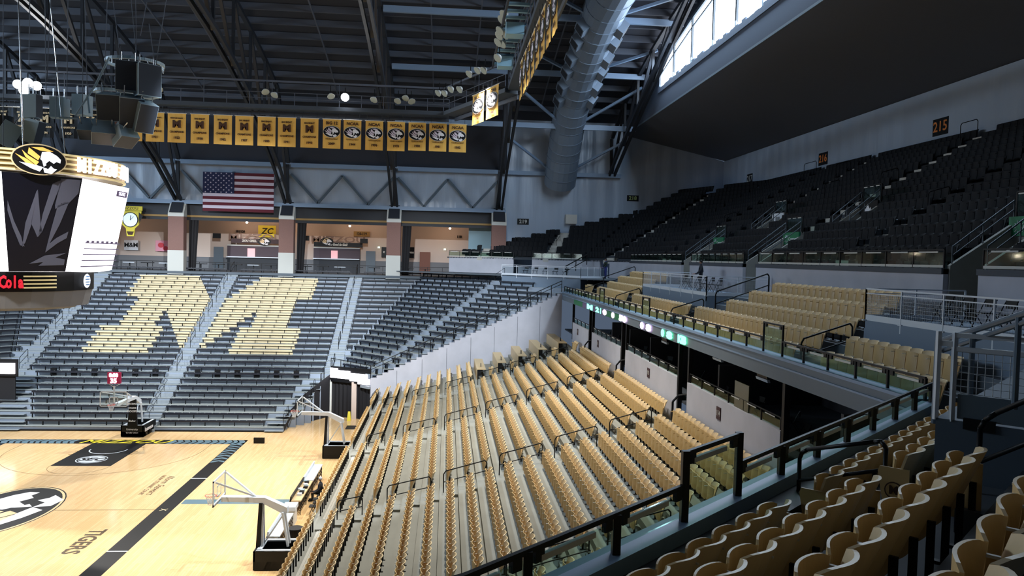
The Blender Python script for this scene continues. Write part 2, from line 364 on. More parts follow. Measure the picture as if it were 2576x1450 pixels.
GR = {3:[(1378,1970)],4:[(1110,1165),(1405,1990)],5:[(1135,1240),(1433,2010)],6:[(1160,1312),(1453,2027)],7:[(1190,1387),(1477,2042)],8:[(1215,1455),(1592,1920)],
 9:[(1245,1522),(1613,1940)],10:[(1265,1592),(1633,1955)],11:[(1280,1972)],12:[(1300,1988)],13:[(1325,2003)],14:[(1410,2150)],15:[(1475,2165)],16:[(1540,2180)],17:[(1603,2193)],18:[(1665,2207)]}
GL = {3:[(20,625)],4:[(65,668),(912,990)],5:[(107,700),(895,1015)],6:[(147,733),(877,1040)],7:[(185,763),(858,1065)],8:[(370,703-10),(843,1090)],9:[(403,735),(825,1110)],10:[(437,763),(807,1135)],
 11:[(470,1160)],12:[(505,1175)],13:[(537,1195)],14:[(433,1190)],15:[(465,1170)],16:[(497,1152)],17:[(527,1133)],18:[(557,1115)]}
def segm(j, x0, x1, gd, sub):
    if j not in gd: return None
    g = [(max(x0, gx(a, VR[j], j)), min(x1, gx(b, VR[j], j))) for a, b in gd[j]]; out = []; c = x0
    for a, b in g:
        if a-c > .25: out.append((c-x0, a-x0, 'black'))
        else: a = c
        if x1-b < .2: b = x1
        out.append((a-x0, b-x0, 'gold')); c = b
    if x1-c > .2: out.append((c-x0, x1-x0, 'black'))
    return out
GB = 'benches of the far end stand'
for i in range(8):
    xl = -[8.6, 8.6, 9.0, 9.4, 9.7, 9.8, 10.2, 10.6][i]; xr = [9, 9.05, 9.5, 10, 10.45, 10.5, 10.9, 11.4][i]
    n = ['lowest', 'second', 'third', 'fourth', 'fifth', 'sixth', 'seventh', 'eighth'][i]
    bench((xl, YR(i)), (-.35, YR(i)), ZR(i), (0, 1), f'black bench left of the far centre aisle, {n} row up', GB)
    bench((1.1, YR(i)), (xr, YR(i)), ZR(i), (0, 1), f'black bench right of the far centre aisle, {n} row up', GB)
for j in range(21):
    n = ordn(j+8); y = YB(j); xb = XB(0, y)
    col_cut = j in (19, 20)
    xl = -11.5-(.12 if j > 2 else 0)
    c = 'black and gold' if j in GL else 'black'
    bench((xl, y), (-.32, y), ZB(j), (0, 1), f'{c} bench left of the far centre aisle, {n} row up', GB, segm(j, xl, -.32, GL, 0))
    bench((1.06, y), (12.45, y), ZB(j), (0, 1), f'{c} bench right of the far centre aisle, {n} row up', GB, segm(j, 1.06, 12.45, GR, 0))
    if xb-13.9 > .2 and j > 3: bench((13.85, y), (xb-.05, y), ZB(j), (0, 1), f'short black straight bench beside the bend in the far right corner, {n} row up', GB)
    # 45 degree block between the bend and the corner aisle
    if j == 0: continue
    a = V((xb+.05, y, 0)); d = V((r2, -r2, 0))
    if j < 4: q_ = [0, 13.95, 14.1, 14.35][j]; a = V((q_, xb+y-q_, 0))
    # corner aisle runs square to the rows through (18.1, 25.1)
    tA = (a-V((18.1, 25.1, 0))).dot(-d); e = a+d*tA
    bench((a.x, a.y), (e.x, e.y), ZB(j), (r2, r2), f'black angled bench left of the far corner aisle, {n} row up', GB)
    f = a+d*(tA+1.25); 
    t = (f.y-21.9-(f.x-16.7)*.2975)/(r2*(1.2975)); g = f+d*(t-.35)
    if j < 18: bench((f.x, f.y), (g.x, g.y), ZB(j), (r2, r2), f'black angled bench between corner aisle and concrete wall, {n} row up', GB)
    elif j < 21:
        bench((f.x, f.y), (f.x+d.x*4.2, f.y+d.y*4.2), ZB(j), (r2, r2), f'short black angled bench beside the white railed platform, {n} row up', GB)
    if j < 13:
        xe = -13.1 if j > 3 else -13.6-(3-j)*.25; xs = min(xe-.05, -XB(0, y)+.0)
        if xe-xs > .3: bench((xs, y), (xe, y), ZB(j), (0, 1), f'short black bench left of the far left aisle, {n} row up', GB)
        q = V((-xb-.02, y, 0)) if xb > 13.6 else V((xe-.1, y, 0)); dd = V((-r2, -r2, 0)); qe = q+dd*4.5
        bench((qe.x, qe.y), (q.x, q.y), ZB(j), (-r2, r2), f'black angled bench in the far left corner, {n} row up', GB)
# ---- stairs in the aisles
mb = MB()
def stair(x0, x1, ya, za, yb, zb, n):
    for k in range(n):
        y = ya+(yb-ya)*k/n; z = za+(zb-za)*(k+1)/n; mb.box((x0, y, z-.25), (x1, y+(yb-ya)/n, z))
stair(-.3, 1.0, YR(0)-.8, .0, YR(7)+.4, ZR(7)+.02, 16); stair(-.3, 1.0, YB(0)-.5, ZR(7), YB(20), ZB(20)+.02, 42)
stair(12.5, 13.8, YB(0)-.5, ZB(0)-.3, YB(20), ZB(20)+.02, 42); stair(-13, -11.65, YB(0)-.5, ZB(0)-.3, YB(20), ZB(20)+.02, 42)
for i in range(8): mb.box(([9, 9.05, 9.5, 10, 10.45, 10.5, 10.9, 11.4][i]+.1, YR(i)-.76, ZR(i)-.22), ([10.5, 10.6, 11.1, 11.6, 12., 12.1, 12.5, 12.6][i], YR(i)-.36, ZR(i)-.2)); mb.box((-[10.9, 11., 11.3, 11.5, 11.8, 12, 12.3, 12.4][i], YR(i)-.76, ZR(i)-.22), (-[8.6, 8.6, 9.0, 9.4, 9.7, 9.8, 10.2, 10.6][i]-.1, YR(i)-.36, ZR(i)-.2))
struct(mb.build('aisle_step', 'step'))
mb = MB()
for k in range(40):
    o = V((18.15, 25.15, ZB(4)+.03-.2*8))+V((r2, r2, 0))*(-3.4+.42*(k)); z = ZB(-1)-.2+.199*k
    mb.obox(V((o.x, o.y, z-.2)), V((r2, -r2, 0))*1.1, V((r2, r2, 0))*.42, V((0, 0, .2)))
struct(mb.build('aisle_step', 'step'))
# ---- handrails
def loop_rail(a, b, h, label, group, mid=True, r=.022, m='black', name='handrail', cat='handrail'):
    a, b = V(a), V(b); t = thing(name, label, cat, a, 0, group); up = V((0, 0, h)); d = (b-a); c = .12/max(d.length, .2)
    mb = MB(); mb.path([a, a+up*.88, a+up+d*c*.7, b+up-d*c*.7, b+up*.88], r, 8)
    mb.build('rail', m, t); MB().tube(b+up*.88, b, r, 8).build('post', m, t)
    if mid: MB().tube(a+up*.5, b+up*.5, r*.85, 8).build('mid_rail', m, t)
    return t
for k in range(7):
    j = 1+3*k-(1 if k == 0 else 0)
    loop_rail((.3, YB(j), ZB(j)), (.3, YB(j)+1.3, ZB(j)+.6), 1., f'black handrail in the far end centre aisle, {ordn(k)} above the seam', 'aisle handrails of the far end stand')
    loop_rail((13.15, YB(j), ZB(j)), (13.15, YB(j)+1.3, ZB(j)+.6), 1., f'black handrail in the far right aisle beside the gold letter, {ordn(k)} up', 'aisle handrails of the far end stand')
    p = V((18.55, 25.55, 0))+V((r2, r2, 0))*(.84*(j-4)); q = p+V((r2, r2, 0))*1.4
    loop_rail((p.x, p.y, ZB(j)), (q.x, q.y, ZB(j)+.66), 1., f'black handrail in the far corner aisle, {ordn(k)} up from the tunnel', 'aisle handrails of the far end stand')
    if k < 4: loop_rail((-12.3, YB(j), ZB(j)), (-12.3, YB(j)+1.3, ZB(j)+.6), 1., f'black handrail in the far left aisle, {ordn(k)} up', 'aisle handrails of the far end stand')
for k in range(5):
    t = thing('handrail', f'small black loop rail in the lower centre aisle, {ordn(k)} up from the court', 'handrail', (.2, YR(k+1), ZR(k+1)), 0, 'loop rails of the pull-out rows')
    z = ZR(k+1); y = YR(k+1)-.2
    MB().path([(.2, y, z+.5), (.05, y, z+.62), (.15, y+.3, z+.95), (.35, y+.3, z+.85), (.2, y, z+.5)], .018).build('loop', 'black', t); MB().tube((.2, y, z), (.2, y, z+.52), .018).build('post', 'black', t)
for k in range(8):
    x = [10.5, 10.6, 11.1, 11.6, 12., 12.1, 12.5, 12.6][k]-.05
    loop_rail((x, YR(k)-.3, ZR(k)), (x, YR(k)+.3, ZR(k)), 1.0, f'black side rail on the right edge of the pull-out rows, {ordn(k)} up', 'side rails of the pull-out rows', mid=False)
# bins along the seam
proto = None
for sgn in (-1, 1):
    for k in range(6):
        x = (-9.6+1.62*k) if sgn < 0 else (1.9+1.62*k)
        o = MB().box((x, YR(7)+.35, ZR(7)), (x+.42, YR(7)+.6, ZR(7)+.62)).build('box_pad', 'black')
        tag(o, f'small black pad on the bleacher seam, {ordn(k)} from the left, {"left" if sgn < 0 else "right"} half', 'pad', 'black pads along the seam')
# base skirt under the pull-out rows
struct(MB().box((-8.9, 18.2, 0), (9.3, 18.32, .1)).build('trim_1', 'black'))
# ============================================================ concrete wall between the far corner and the gold seats
W0, W1 = V((16.7, 21.9, 0)), V((33.0, 26.75, 0)); wd = (W1-W0).normalized(); wn = V((wd.y, -wd.x, 0))
mb = MB(); NST = 36
for k in range(NST):
    a = W0+(W1-W0)*(k/NST); b = W0+(W1-W0)*((k+1)/NST); zt = 3.55+(10.75-3.55)*((k+.5)/NST)
    mb.obox(V((a.x, a.y, 0)), b-a, -wn*.3, V((0, 0, zt)))
struct(mb.build('wall_corner', 'concrete'))
mb = MB()
for k in range(1, 8): p = W0+(W1-W0)*(k/8); mb.obox(p+wn*.001, wd*.025, wn*.006, V((0, 0, 3.6+7.1*k/8-.3)))
struct(mb.build('wall_joint', 'darkdeck'))
t = thing('wall_railing', 'long black railing climbing the top of the concrete corner wall', 'railing', W0+V((0, 0, 3.6)))
a, b = W0-wn*.15+V((0, 0, 3.6)), W1-wn*.15+V((0, 0, 10.8))
MB().tube(a+V((0, 0, 1)), b+V((0, 0, 1)), .035).tube(a+V((0, 0, .72)), b+V((0, 0, .72)), .028).build('rail', 'black', t)
for k in range(18): p = a+(b-a)*(k/17); MB().tube(p, p+V((0, 0, 1)), .035, 6).build('post', 'black', t)
# ============================================================ tunnel under the corner
struct(MB().quad((9.6, 18.4, 0), (13.1, 24.1, 0), (13.1, 24.1, 3.6), (11.4, 21.4, 2.3)).add([(10.5, 18.4, 0), (10.5, 18.4, .4), (11.4, 21.4, 2.3)], [(0, 1, 2)]).build('wall_tunnel', 'curtain'))
t = thing('tunnel_curtain', 'black curtain closing the tunnel below the lit sign', 'curtain', (13.1, 24.3, 0))
a, b = V((13.0, 24.5, 0)), V((16.75, 22.7, 0)); mb = MB(); n = 40; pts = []
for k in range(n+1):
    p = a+(b-a)*(k/n); off = V((.43, .9, 0))*(.06*math.sin(k*1.7)); pts.append(p+off)
for k in range(n): mb.quad(pts[k], pts[k+1], pts[k+1]+V((0, 0, 3.4)), pts[k]+V((0, 0, 3.4)))
mb.build('cloth', 'curtain', t)
for k, f in enumerate((.04, .62)):
    p = a+(b-a)*f-V((.43, .9, 0))*.25
    o = MB().box((p.x-.2, p.y-.12, 0), (p.x+.2, p.y+.12, 3.1)).build('tunnel_post', 'offwhite' if k == 0 else 'cream'); tag(o, ['pale square post at the left side of the tunnel curtain', 'narrow beige post in front of the middle of the tunnel curtain'][k], 'post')
t = thing('led_sign', 'long white lit sign above the tunnel opening', 'sign', (13.1, 24.1, 3.4))
a, b = V((13.15, 24.05, 0)), V((16.6, 22.35, 0)); d = (b-a)/6; nn = V((-.44, -.9, 0))
for k, (f0, f1, z0, z1) in enumerate(((0, .19, 3.35, 4.15), (.19, .5, 3.33, 4.0), (.5, .7, 3.2, 3.85), (.7, 1, 3.0, 3.85))):
    MB().obox(a+(b-a)*f0+V((0, 0, z0)), (b-a)*(f1-f0-.004), nn*.1, V((0, 0, z1-z0))).build('lit_panel', 'led', t)
MB().obox(a+V((0, 0, 3.0))-nn*.05, (b-a), nn*.05, V((0, 0, 1.3))).build('back_box', 'black', t)
t = thing('railing', 'black pipe railing above the lit tunnel sign', 'railing', (13.1, 24.3, 4.1))
MB().tube(a+V((0, .1, 4.95)), b+V((0, .1, 4.6)), .03).build('rail', 'black', t)
for k in range(5): p = a+(b-a)*(k/4); MB().tube(p+V((0, .1, 3.9)), p+V((0, .1, 4.95-.35*k/4)), .03).build('post', 'black', t)
t = thing('led_sign', 'white lit sign over the far left tunnel, cut by the picture edge', 'sign', (-12.5, 21, 3.8))
MB().box((-13.5, 20.9, 3.82), (-10.5, 21, 4.65)).build('lit_panel', 'led', t); MB().box((-13.6, 21, 3.6), (-10.3, 21.1, 4.95)).build('back_box', 'black', t)
struct(MB().box((-14, 21.2, 0), (-10.6, 21.3, 3.7)).build('wall_tunnel', 'curtain'))
# ============================================================ yellow floor sign, mat
t = thing('wet_floor_sign', 'yellow folding floor sign in front of the tunnel curtain', 'sign', (14.9, 22.6, 0))
for s_ in (-1, 1): MB().prism([(14.9-.15, 22.6+s_*.2, 0), (14.9+.15, 22.6+s_*.2, 0), (14.9+.09, 22.6, .75), (14.9-.09, 22.6, .75)], (0, s_*.02, 0)).build('panel', 'yellow', t)
tag(MB().box((15.0, 19.3, .0), (16.3, 20.6, .02)).build('floor_mat', 'black'), 'small dark floor mat beside the first gold seats', 'mat')
# ============================================================ basketball hoops
def hoop(loc, rz, D, label, clock=False):
    t = thing('basketball_hoop', label, 'basketball hoop', loc, rz, None if clock else 'portable basketball hoops')
    T = WM[t.name]; P = lambda x, y, z: T @ V((x, y, z)); ex, ey, ez = T.to_3x3() @ V((1,0,0)), T.to_3x3() @ V((0,1,0)), V((0,0,1))
    ob = lambda mb, x0, y0, z0, x1, y1, z1: mb.obox(P(x0, y0, z0), ex*(x1-x0), ey*(y1-y0), ez*(z1-z0))
    mb = MB(); wd = .8
    ob(mb, -2.4, -wd, .05, 0, -wd+.08, .85); ob(mb, -2.4, wd-.08, .05, 0, wd, .85); ob(mb, -.08, -wd, .05, 0, wd, .85); ob(mb, -2.4, -wd, .05, -2.32, wd, .85); ob(mb, -2.4, -wd, .03, 0, wd, .4)
    mb.build('base', 'black', t)
    mb = MB(); ob(mb, -2.35, -wd+.08, .8, -.1, -wd+.24, .86); ob(mb, -2.35, wd-.24, .8, -.1, wd-.08, .86); ob(mb, -.3, -wd+.2, .8, -.1, wd-.2, .86); mb.build('base_frame', 'white', t)
    mb = MB(); mb.prism([P(0, -.34, .85), P(0, .34, .85), P(-.08, .2, 2.75), P(-.08, -.2, 2.75)], -ex*.16); mb.build('mast_pad', 'black', t)
    for y in (-.17, .17): MB().bar(P(-.25, y, .85), P(-.2, y*.6, 2.85), .08, .1).build('mast', 'white', t)
    for y in (-.2, .2): MB().bar(P(-1.35, y, .85), P(-1.1, y, 2.35), .09, .12).build('rear_arm', 'white', t)
    MB().bar(P(-.3, 0, .95), P(-1.1, 0, 2.2), .06, .06).build('strut', 'white', t)
    mb = MB(); mb.prism([P(-1.3, -.16, 2.3), P(-1.28, -.16, 2.55), P(-.3, -.16, 3.0), P(D-.12, -.16, 3.02), P(D-.12, -.16, 2.82), P(-.2, -.16, 2.76), P(-1.05, -.16, 2.3)], ey*.32); mb.build('boom', 'white', t)
    for y in (-.8, .8): MB().bar(P(-.0+.1, 0, 3.0), P(D-.06, y, 3.85), .07, .07).build('brace', 'white', t)
    b = MB(); b.obox(P(D, -.915, 2.85), ex*.02, ey*1.83, ez*1.07); bo = b.build('backboard', 'clear', t)
    WM[bo.name] = WM[t.name]
    mb = MB()
    for y0, y1, z0, z1 in ((-.915, .915, 2.85, 2.91), (-.915, .915, 3.86, 3.92), (-.915, -.86, 2.85, 3.92), (.86, .915, 2.85, 3.92)): mb.obox(P(D-.015, y0, z0), ex*.05, ey*(y1-y0), ez*(z1-z0))
    mb.build('board_frame', 'white', bo)
    mb = MB()
    for y0, y1, z0, z1 in ((-.3, .3, 3.05, 3.1), (-.3, .3, 3.48, 3.53), (-.3, -.25, 3.05, 3.53), (.25, .3, 3.05, 3.53)): mb.obox(P(D+.02, y0, z0), ex*.006, ey*(y1-y0), ez*(z1-z0))
    mb.build('target_square', 'white', bo)
    MB().obox(P(D-.01, -.9, 2.8), ex*.06, ey*1.8, ez*.05).build('edge_pad', 'black', bo)
    mb = MB(); c = P(D+.38, 0, 3.05); n = 16
    for i in range(n): mb.tube(c+ex*.23*math.cos(2*math.pi*i/n)+ey*.23*math.sin(2*math.pi*i/n), c+ex*.23*math.cos(2*math.pi*(i+1)/n)+ey*.23*math.sin(2*math.pi*(i+1)/n), .012, 5)
    mb.bar(P(D+.02, 0, 3.03), P(D+.16, 0, 3.04), .12, .04); mb.build('rim', mat('orange_rim', (214, 84, 60), .5), t)
    mb = MB()
    for i in range(12):
        a0, a1 = 2*math.pi*i/12, 2*math.pi*(i+1)/12
        q = lambda a, r, z: c+ex*r*math.cos(a)+ey*r*math.sin(a)-ez*z
        for aa, bb in ((a0, a1), (a1, a0)):
            mb.path([q(aa, .22, 0), q(bb, .17, .15), q(aa, .12, .3), q(bb, .11, .42)], .007, 4)
    mb.build('net', 'white', t)
    if clock:
        MB().bar(P(D-.05, .0, 3.0), P(D-.05, .0, 4.3), .09, .09).build('clock_post', 'white', t)
        k = MB().obox(P(D-.2, -.42, 4.45), ex*.25, ey*.84, ez*.78).build('shot_clock', mat('shot_clock_red', (120, 8, 50), .5, emit=.6), t); WM[k.name] = WM[t.name]
        text('35', P(D+.07, 0, 4.65), ey, ez, .44, mat('clock_digits', (255, 200, 215), .5, emit=6), k, bold=.02)
        text('8:88', P(D+.07, 0, 5.03), ey, ez, .34, mat('clock_digits', (255, 200, 215), .5, emit=6), k, bold=.02)
        for y in (-.4, .4): MB().bar(P(D-.05, 0, 4.2), P(D-.05, y, 4.45), .03, .03).build('clock_bracket', 'white', t)
        for s_, z, sz in (('MIZZOU', 2.45, .16), ('COLLEGE', 2.15, .13), ('HOOPS', 1.9, .2), ('Shelter', 1.2, .17)): text(s_, P(.02, 0, z), ey, ez, sz, 'wtext', t, bold=.006)
        text('University', P(.02, .0, .58), ey, ez, .2, 'wtext', t); text('Credit Union', P(.02, .0, .34), ey, ez, .16, 'wtext', t)
        text('Insurance', P(-1.0, wd+.02, .5), -ex, ez, .4, 'wtext', t, bold=.01)
    else:
        text('FIRST', P(.9, -.165, 2.92), ex, ez, .13, 'black', t)
    return t
hoop((.1, 16.3, 0), -math.pi/2, 3.15, 'white basketball hoop with red shot clock at the far end of the court', True)
hoop((14.65, -7.35, 0), math.pi, 1.65, 'nearer of the two folded side hoops, beside the white courtside boards')
hoop((14.65, 11.2, 0), math.pi, 1.65, 'farther of the two folded side hoops, near the tunnel')
tag(MB().box((9.15, 14.6, 0), (9.9, 14.75, .4)).build('ball_bag', 'black'), 'low dark bag on the floor by the end of the pull-out rows', 'bag')
# ============================================================ courtside tables
def table(y0, y1, top, front, label):
    t = thing('courtside_table', label, 'table', (15, y0, 0), 0)
    MB().box((14.75, y0, .74), (15.35, y1, .8)).build('table_top', top, t)
    f = MB().obox((14.68, y0, .1), (.08, 0, 0), (0, y1-y0, 0), (.12, 0, .9)).build('front_panel', front, t)
    for y in (y0+.1, (y0+y1)/2, y1-.1): MB().bar((15.3, y, .0), (15.3, y, .76), .04, .04).build('leg', 'black', t)
    mb = MB(); k = int((y1-y0)/.3)
    for i in range(k): mb.box((15.3, y0+i*.3, .3), (15.33, y0+i*.3+.03, .75))
    for z in (.3, .5): mb.box((15.3, y0, z), (15.33, y1, z+.03))
    mb.build('rear_grid', 'black', t); return t
table(-6.2, -2.95, 'white', 'white', 'long white sloping courtside board nearest the trash can')
table(2.7, 6.1, 'white', 'white', 'long white sloping courtside board farther up the sideline')
t = table(-1.0, 2.6, 'wood', 'black', 'black skirted scorer table covered with equipment')
random.seed(5)
for k in range(9):
    y = -.2+k*.32; x = 14.85+random.random()*.25; c = ['white', 'black', 'speakerside'][k % 3]
    tag(MB().box((x, y, .8), (x+.22, y+.24, .84+.1*random.random())).build(['paper_stack', 'control_box', 'laptop'][k % 3], c), f'{["white paper stack", "small black control box", "grey laptop"][k%3]} on the scorer table, {ordn(k//3)} of its kind from the camera', ['papers', 'box', 'laptop'][k % 3])
o = MB().box((14.75, -2.5, .0), (15.3, -1.75, .75)).box((14.7, -2.55, .75), (15.35, -1.7, .95)).build('white_case', 'white'); tag(o, 'white case standing at the near end of the black scorer table', 'case')
t = thing('trash_can', 'round black trash can behind the near white courtside board', 'trash can', (15.9, -5.3, 0))
MB().tube((15.9, -5.3, 0), (15.9, -5.3, .85), .27, 16, .33).build('bin', 'black', t); MB().tube((15.9, -5.3, .83), (15.9, -5.3, .88), .35, 16).build('liner', 'black', t)
def folding_chair(x, y, z, rz, label, group, first=None):
    t = thing('folding_chair', label, 'chair', (x, y, z), rz, group); T = WM[t.name]; P = lambda a, b, c: T @ V((a, b, c))
    mb = MB(); mb.obox(P(-.2, -.21, .43), T.to_3x3() @ V((.4, 0, 0)), T.to_3x3() @ V((0, .42, 0)), V((0, 0, .04))); mb.build('seat', 'black', t)
    mb = MB(); mb.obox(P(-.22, -.21, .62), T.to_3x3() @ V((.03, 0, 0)), T.to_3x3() @ V((0, .42, 0)), V((0, 0, .22))); mb.build('backrest', 'black', t)
    for y_ in (-.22, .22): MB().path([P(.2, y_, 0), P(-.22, y_, .84)], .014, 5).build('leg', 'black', t); MB().path([P(-.2, y_, 0), P(.1, y_, .45)], .014, 5).build('leg', 'black', t)
    return t
for k in range(6): folding_chair(15.95+.1*(k % 2), -.8+k*.6, 0, math.pi, f'black folding chair behind the scorer table, {ordn(k)} from the camera', 'folding chairs behind the scorer table')
# ============================================================ gold seat prototype
def shell(w2, z0, z1, x0, bulge, lean, th, sgn, nx=8, nz=4, corner=.05):
    vs = []; 
    for side in (0, 1):
        for j in range(nz+1):
            for i in range(nx+1):
                y = -w2+2*w2*i/nx; q = y/w2; z = z0+(z1-z0)*j/nz
                if j == nz: z -= corner*abs(q)**6
                if j == 0: z += corner*.5*abs(q)**6
                x = x0+sgn*bulge*(.35+.65*j/nz)*(1-q*q)-lean*(z-z0)+(th if side else 0)
                vs.append((x, y, z))
    n = (nx+1)*(nz+1); fs = []
    for j in range(nz):
        for i in range(nx):
            a = j*(nx+1)+i; fs.append((a, a+1, a+nx+2, a+nx+1)); fs.append((n+a, n+a+nx+1, n+a+nx+2, n+a+1))
    bd = [i for i in range(nx+1)]+[(j+1)*(nx+1)-1 for j in range(1, nz+1)]+[nz*(nx+1)+i for i in range(nx-1, -1, -1)]+[j*(nx+1) for j in range(nz-1, 0, -1)]
    for i in range(len(bd)): a, b = bd[i], bd[(i+1) % len(bd)]; fs.append((a, n+a, n+b, b))
    return vs, fs
def seat_bits(hi=True):
    nx, nz = (10, 4) if hi else (4, 2)
    b = shell(.252, .28, .87, .0, .10, .30, .03, -1, nx, nz, .03); p = shell(.248, .26, .80, .0, .075, .09, .02, 1, nx, nz, .03)
    return b, p
def make_seat(name, cat, mb_back, mb_pan, legm, armm):
    t = thing(name, 'x', cat); (bv, bf), (pv, pf) = seat_bits(True); ks = []
    for nm, v, f, m in (('backrest', bv, bf, mb_back), ('seat_pan', pv, pf, mb_pan)): ks.append((MB().add(v, f).build(nm, m, t, smooth=False, local=True), []))
    ks.append((MB().box((-.16, -.275, .0), (-.10, -.245, .5)).box((-.22, -.29, 0), (-.04, -.23, .02)).build('leg', legm, t, local=True), []))
    ks.append((MB().box((-.17, -.272, .70), (.09, -.25, .715)).build('armrest', armm, t, local=True), []))
    ks.append((MB().tube((.02, -.25, .30), (.02, .25, .30), .015, 6).build('hinge_rod', 'steel', t, local=True), []))
    return t, ks
SEAT, SEATK = make_seat('stadium_seat', 'seat', 'gold', 'goldpan', 'black', 'offwhite')
BSEAT, BSEATK = make_seat('auditorium_seat', 'seat', 'blackseat', 'blackseat', 'black', 'black')
def seat_lo(mb, x, y, z, rz):
    c, s_ = math.cos(rz), math.sin(rz)
    for k, (v, f) in enumerate(LOBITS): mb.add([(x+a*c-b*s_, y+a*s_+b*c, z+d) for a, b, d in v], f, k)
LOBITS = seat_bits(False)
MIDBITS = LOBITS
goldseats = []; blackseats = []            # (x, y, z, rz, rowtext, idx)
# ============================================================ right stand, lower gold block
def XR(i): return 17.52 if i == 0 else 18.39+.8*(i-1)   # seat back line
def ZT(i):
    zt = 2.95 if i == 0 else (3.12+.213*(i-1) if i < 7 else 4.39+.255*(i-7)); return zt-.86
def ywall(x): return 21.9+(x-16.7)*.2975
RB = 19
mt = MB(); mr = MB(); YN = -24.5
for i in range(20):
    x0 = XR(i)-.62; x1 = XR(i+1)-.62 if i < 19 else 33.; 
    if i == 0: x0 = 16.95
    zl = ZT(i-1) if i else 0
    mt.quad((x0, YN, ZT(i)), (x1, YN, ZT(i)), (x1, ywall(x1), ZT(i)), (x0, ywall(x0), ZT(i))); mr.quad((x0, YN, zl), (x0, YN, ZT(i)), (x0, ywall(x0), ZT(i)), (x0, ywall(x0), zl))
struct(mt.build('stand_tread', 'stand')); struct(mr.build('stand_riser', 'stand'))
struct(MB().box((17.5, YN, ZT(0)), (17.75, 20, ZT(0)+.02)).box((17.6, YN, ZT(0)+.02), (17.62, 20, ZT(0)+.05)).build('trim_step_glare', 'offwhite'))  # step strip whose off-white colour stands in for glare on the tread
AIS = [(-20.4, -19.1), (-9.2, -7.9), (2.9, 4.2), (14.5, 15.8)]
NAMES = ['rail side', 'near', 'middle', 'far', 'wall side']
def rowname(i): return ['front', 'second', 'third'][i]+' row' if i < 3 else ordn(i)+' row'
for i in range(20):
    ye = ywall(XR(i))-.4
    blocks = [(-23.6, -20.5), (-19.0, -9.3), (-7.8, 2.8), (4.3, 14.4), (15.9, ye)]
    for b, (ya, yb) in enumerate(blocks):
        if b == 4 and i >= 10 and i % 2 == 0: continue           # press tables there
        if b == 4 and i > 9: yb = min(yb, 17.9)
        n = int((yb-ya)/.51); 
        for k in range(n):
            goldseats.append((XR(i)-.28, ya+.26+k*.51, ZT(i), math.pi, f'{rowname(i)} up, {NAMES[b]} lower block', k))
def aisle_steps(y0, y1):
    mb = MB()
    for i in range(1, 20):
        x0 = XR(i)-.62; h = ZT(i)-ZT(i-1); mb.box((x0-.36, y0, ZT(i-1)-.02), (x0, y1, ZT(i-1)+h*.5))
    return mb
mb = MB()
for a, b in AIS: q = aisle_steps(a, b); mb.add(q.v, q.f)
struct(mb.build('aisle_step', 'stand'))
for q, (a, b) in enumerate(AIS):
    nm = ['nearest', 'second', 'third', 'farthest'][q]
    for k in range(6 if q else 5):
        i0 = 1+3*k; i1 = min(i0+2, 19); y = (a+b)/2
        x0, x1 = XR(i0)-.45, XR(i1)-.2
        if k == 0: x0 += .3; x1 = XR(2)+.1; i1 = 2
        loop_rail((x0, y, ZT(i0)), (x1, y, ZT(i1)), .92, f'black handrail in the {nm} aisle of the lower gold seats, {ordn(k)} from the court', 'handrails of the lower gold seats', r=.024)
for y, nm in ((-8.7, 'near the scorer table'), (3.4, 'near the far side hoop')):
    for dx in (0, .3): pass
    t = thing('step_rail', f'dark looped step rail at the foot of the gold seats, {nm}', 'handrail', (16.7, y, 0), 0)
    MB().path([(16.7, y, 0), (16.55, y, 1.3), (16.75, y, 1.9), (16.95, y, 1.4), (16.8, y, 0)], .03).build('rail', 'black', t)
for k, y in enumerate((18.0, 19.4)):
    loop_rail((17.0, y, ZT(0)-.6), (17.5, y, ZT(0)), 1.2, f'small black rail by the tunnel corner, {["nearer", "farther"][k]} one', 'rails by the tunnel corner')
# press tables by the wall
for k, i in enumerate((10, 12, 14, 16, 18)):
    x, z = XR(i), ZT(i); y0, y1 = 17.6+.35*k*.6, ywall(x)-.8
    t = thing('press_table', f'long wooden press table by the concrete wall, {ordn(k)} from the bottom', 'table', (x, y0, z), 0, 'press tables by the corner wall')
    MB().box((x-.45, y0, z+.78), (x+.25, y1, z+.83)).build('table_top', 'wood', t); MB().box((x-.45, y0, z-.3), (x-.41, y1, z+.78)).build('front_panel', 'wood', t)
    MB().box((x-.41, y0+.02, z+.3), (x-.1, y0+.05, z+.78)).build('end_panel', 'black', t)
    for yy in (y0+.06, y1-.06): MB().bar((x+.2, yy, z), (x+.2, yy, z+.78), .05, .05).build('leg', 'black', t)
    MB().box((x-.1, y0+1.2, z+.83), (x-.06, y0+1.6, z+1.1)).build('monitor', 'black', t)
    if k in (1, 2, 3): folding_chair(x+.5, y0+1.6, z, math.pi, f'black chair behind the {ordn(k)} press table from the bottom', 'chairs at the press tables')
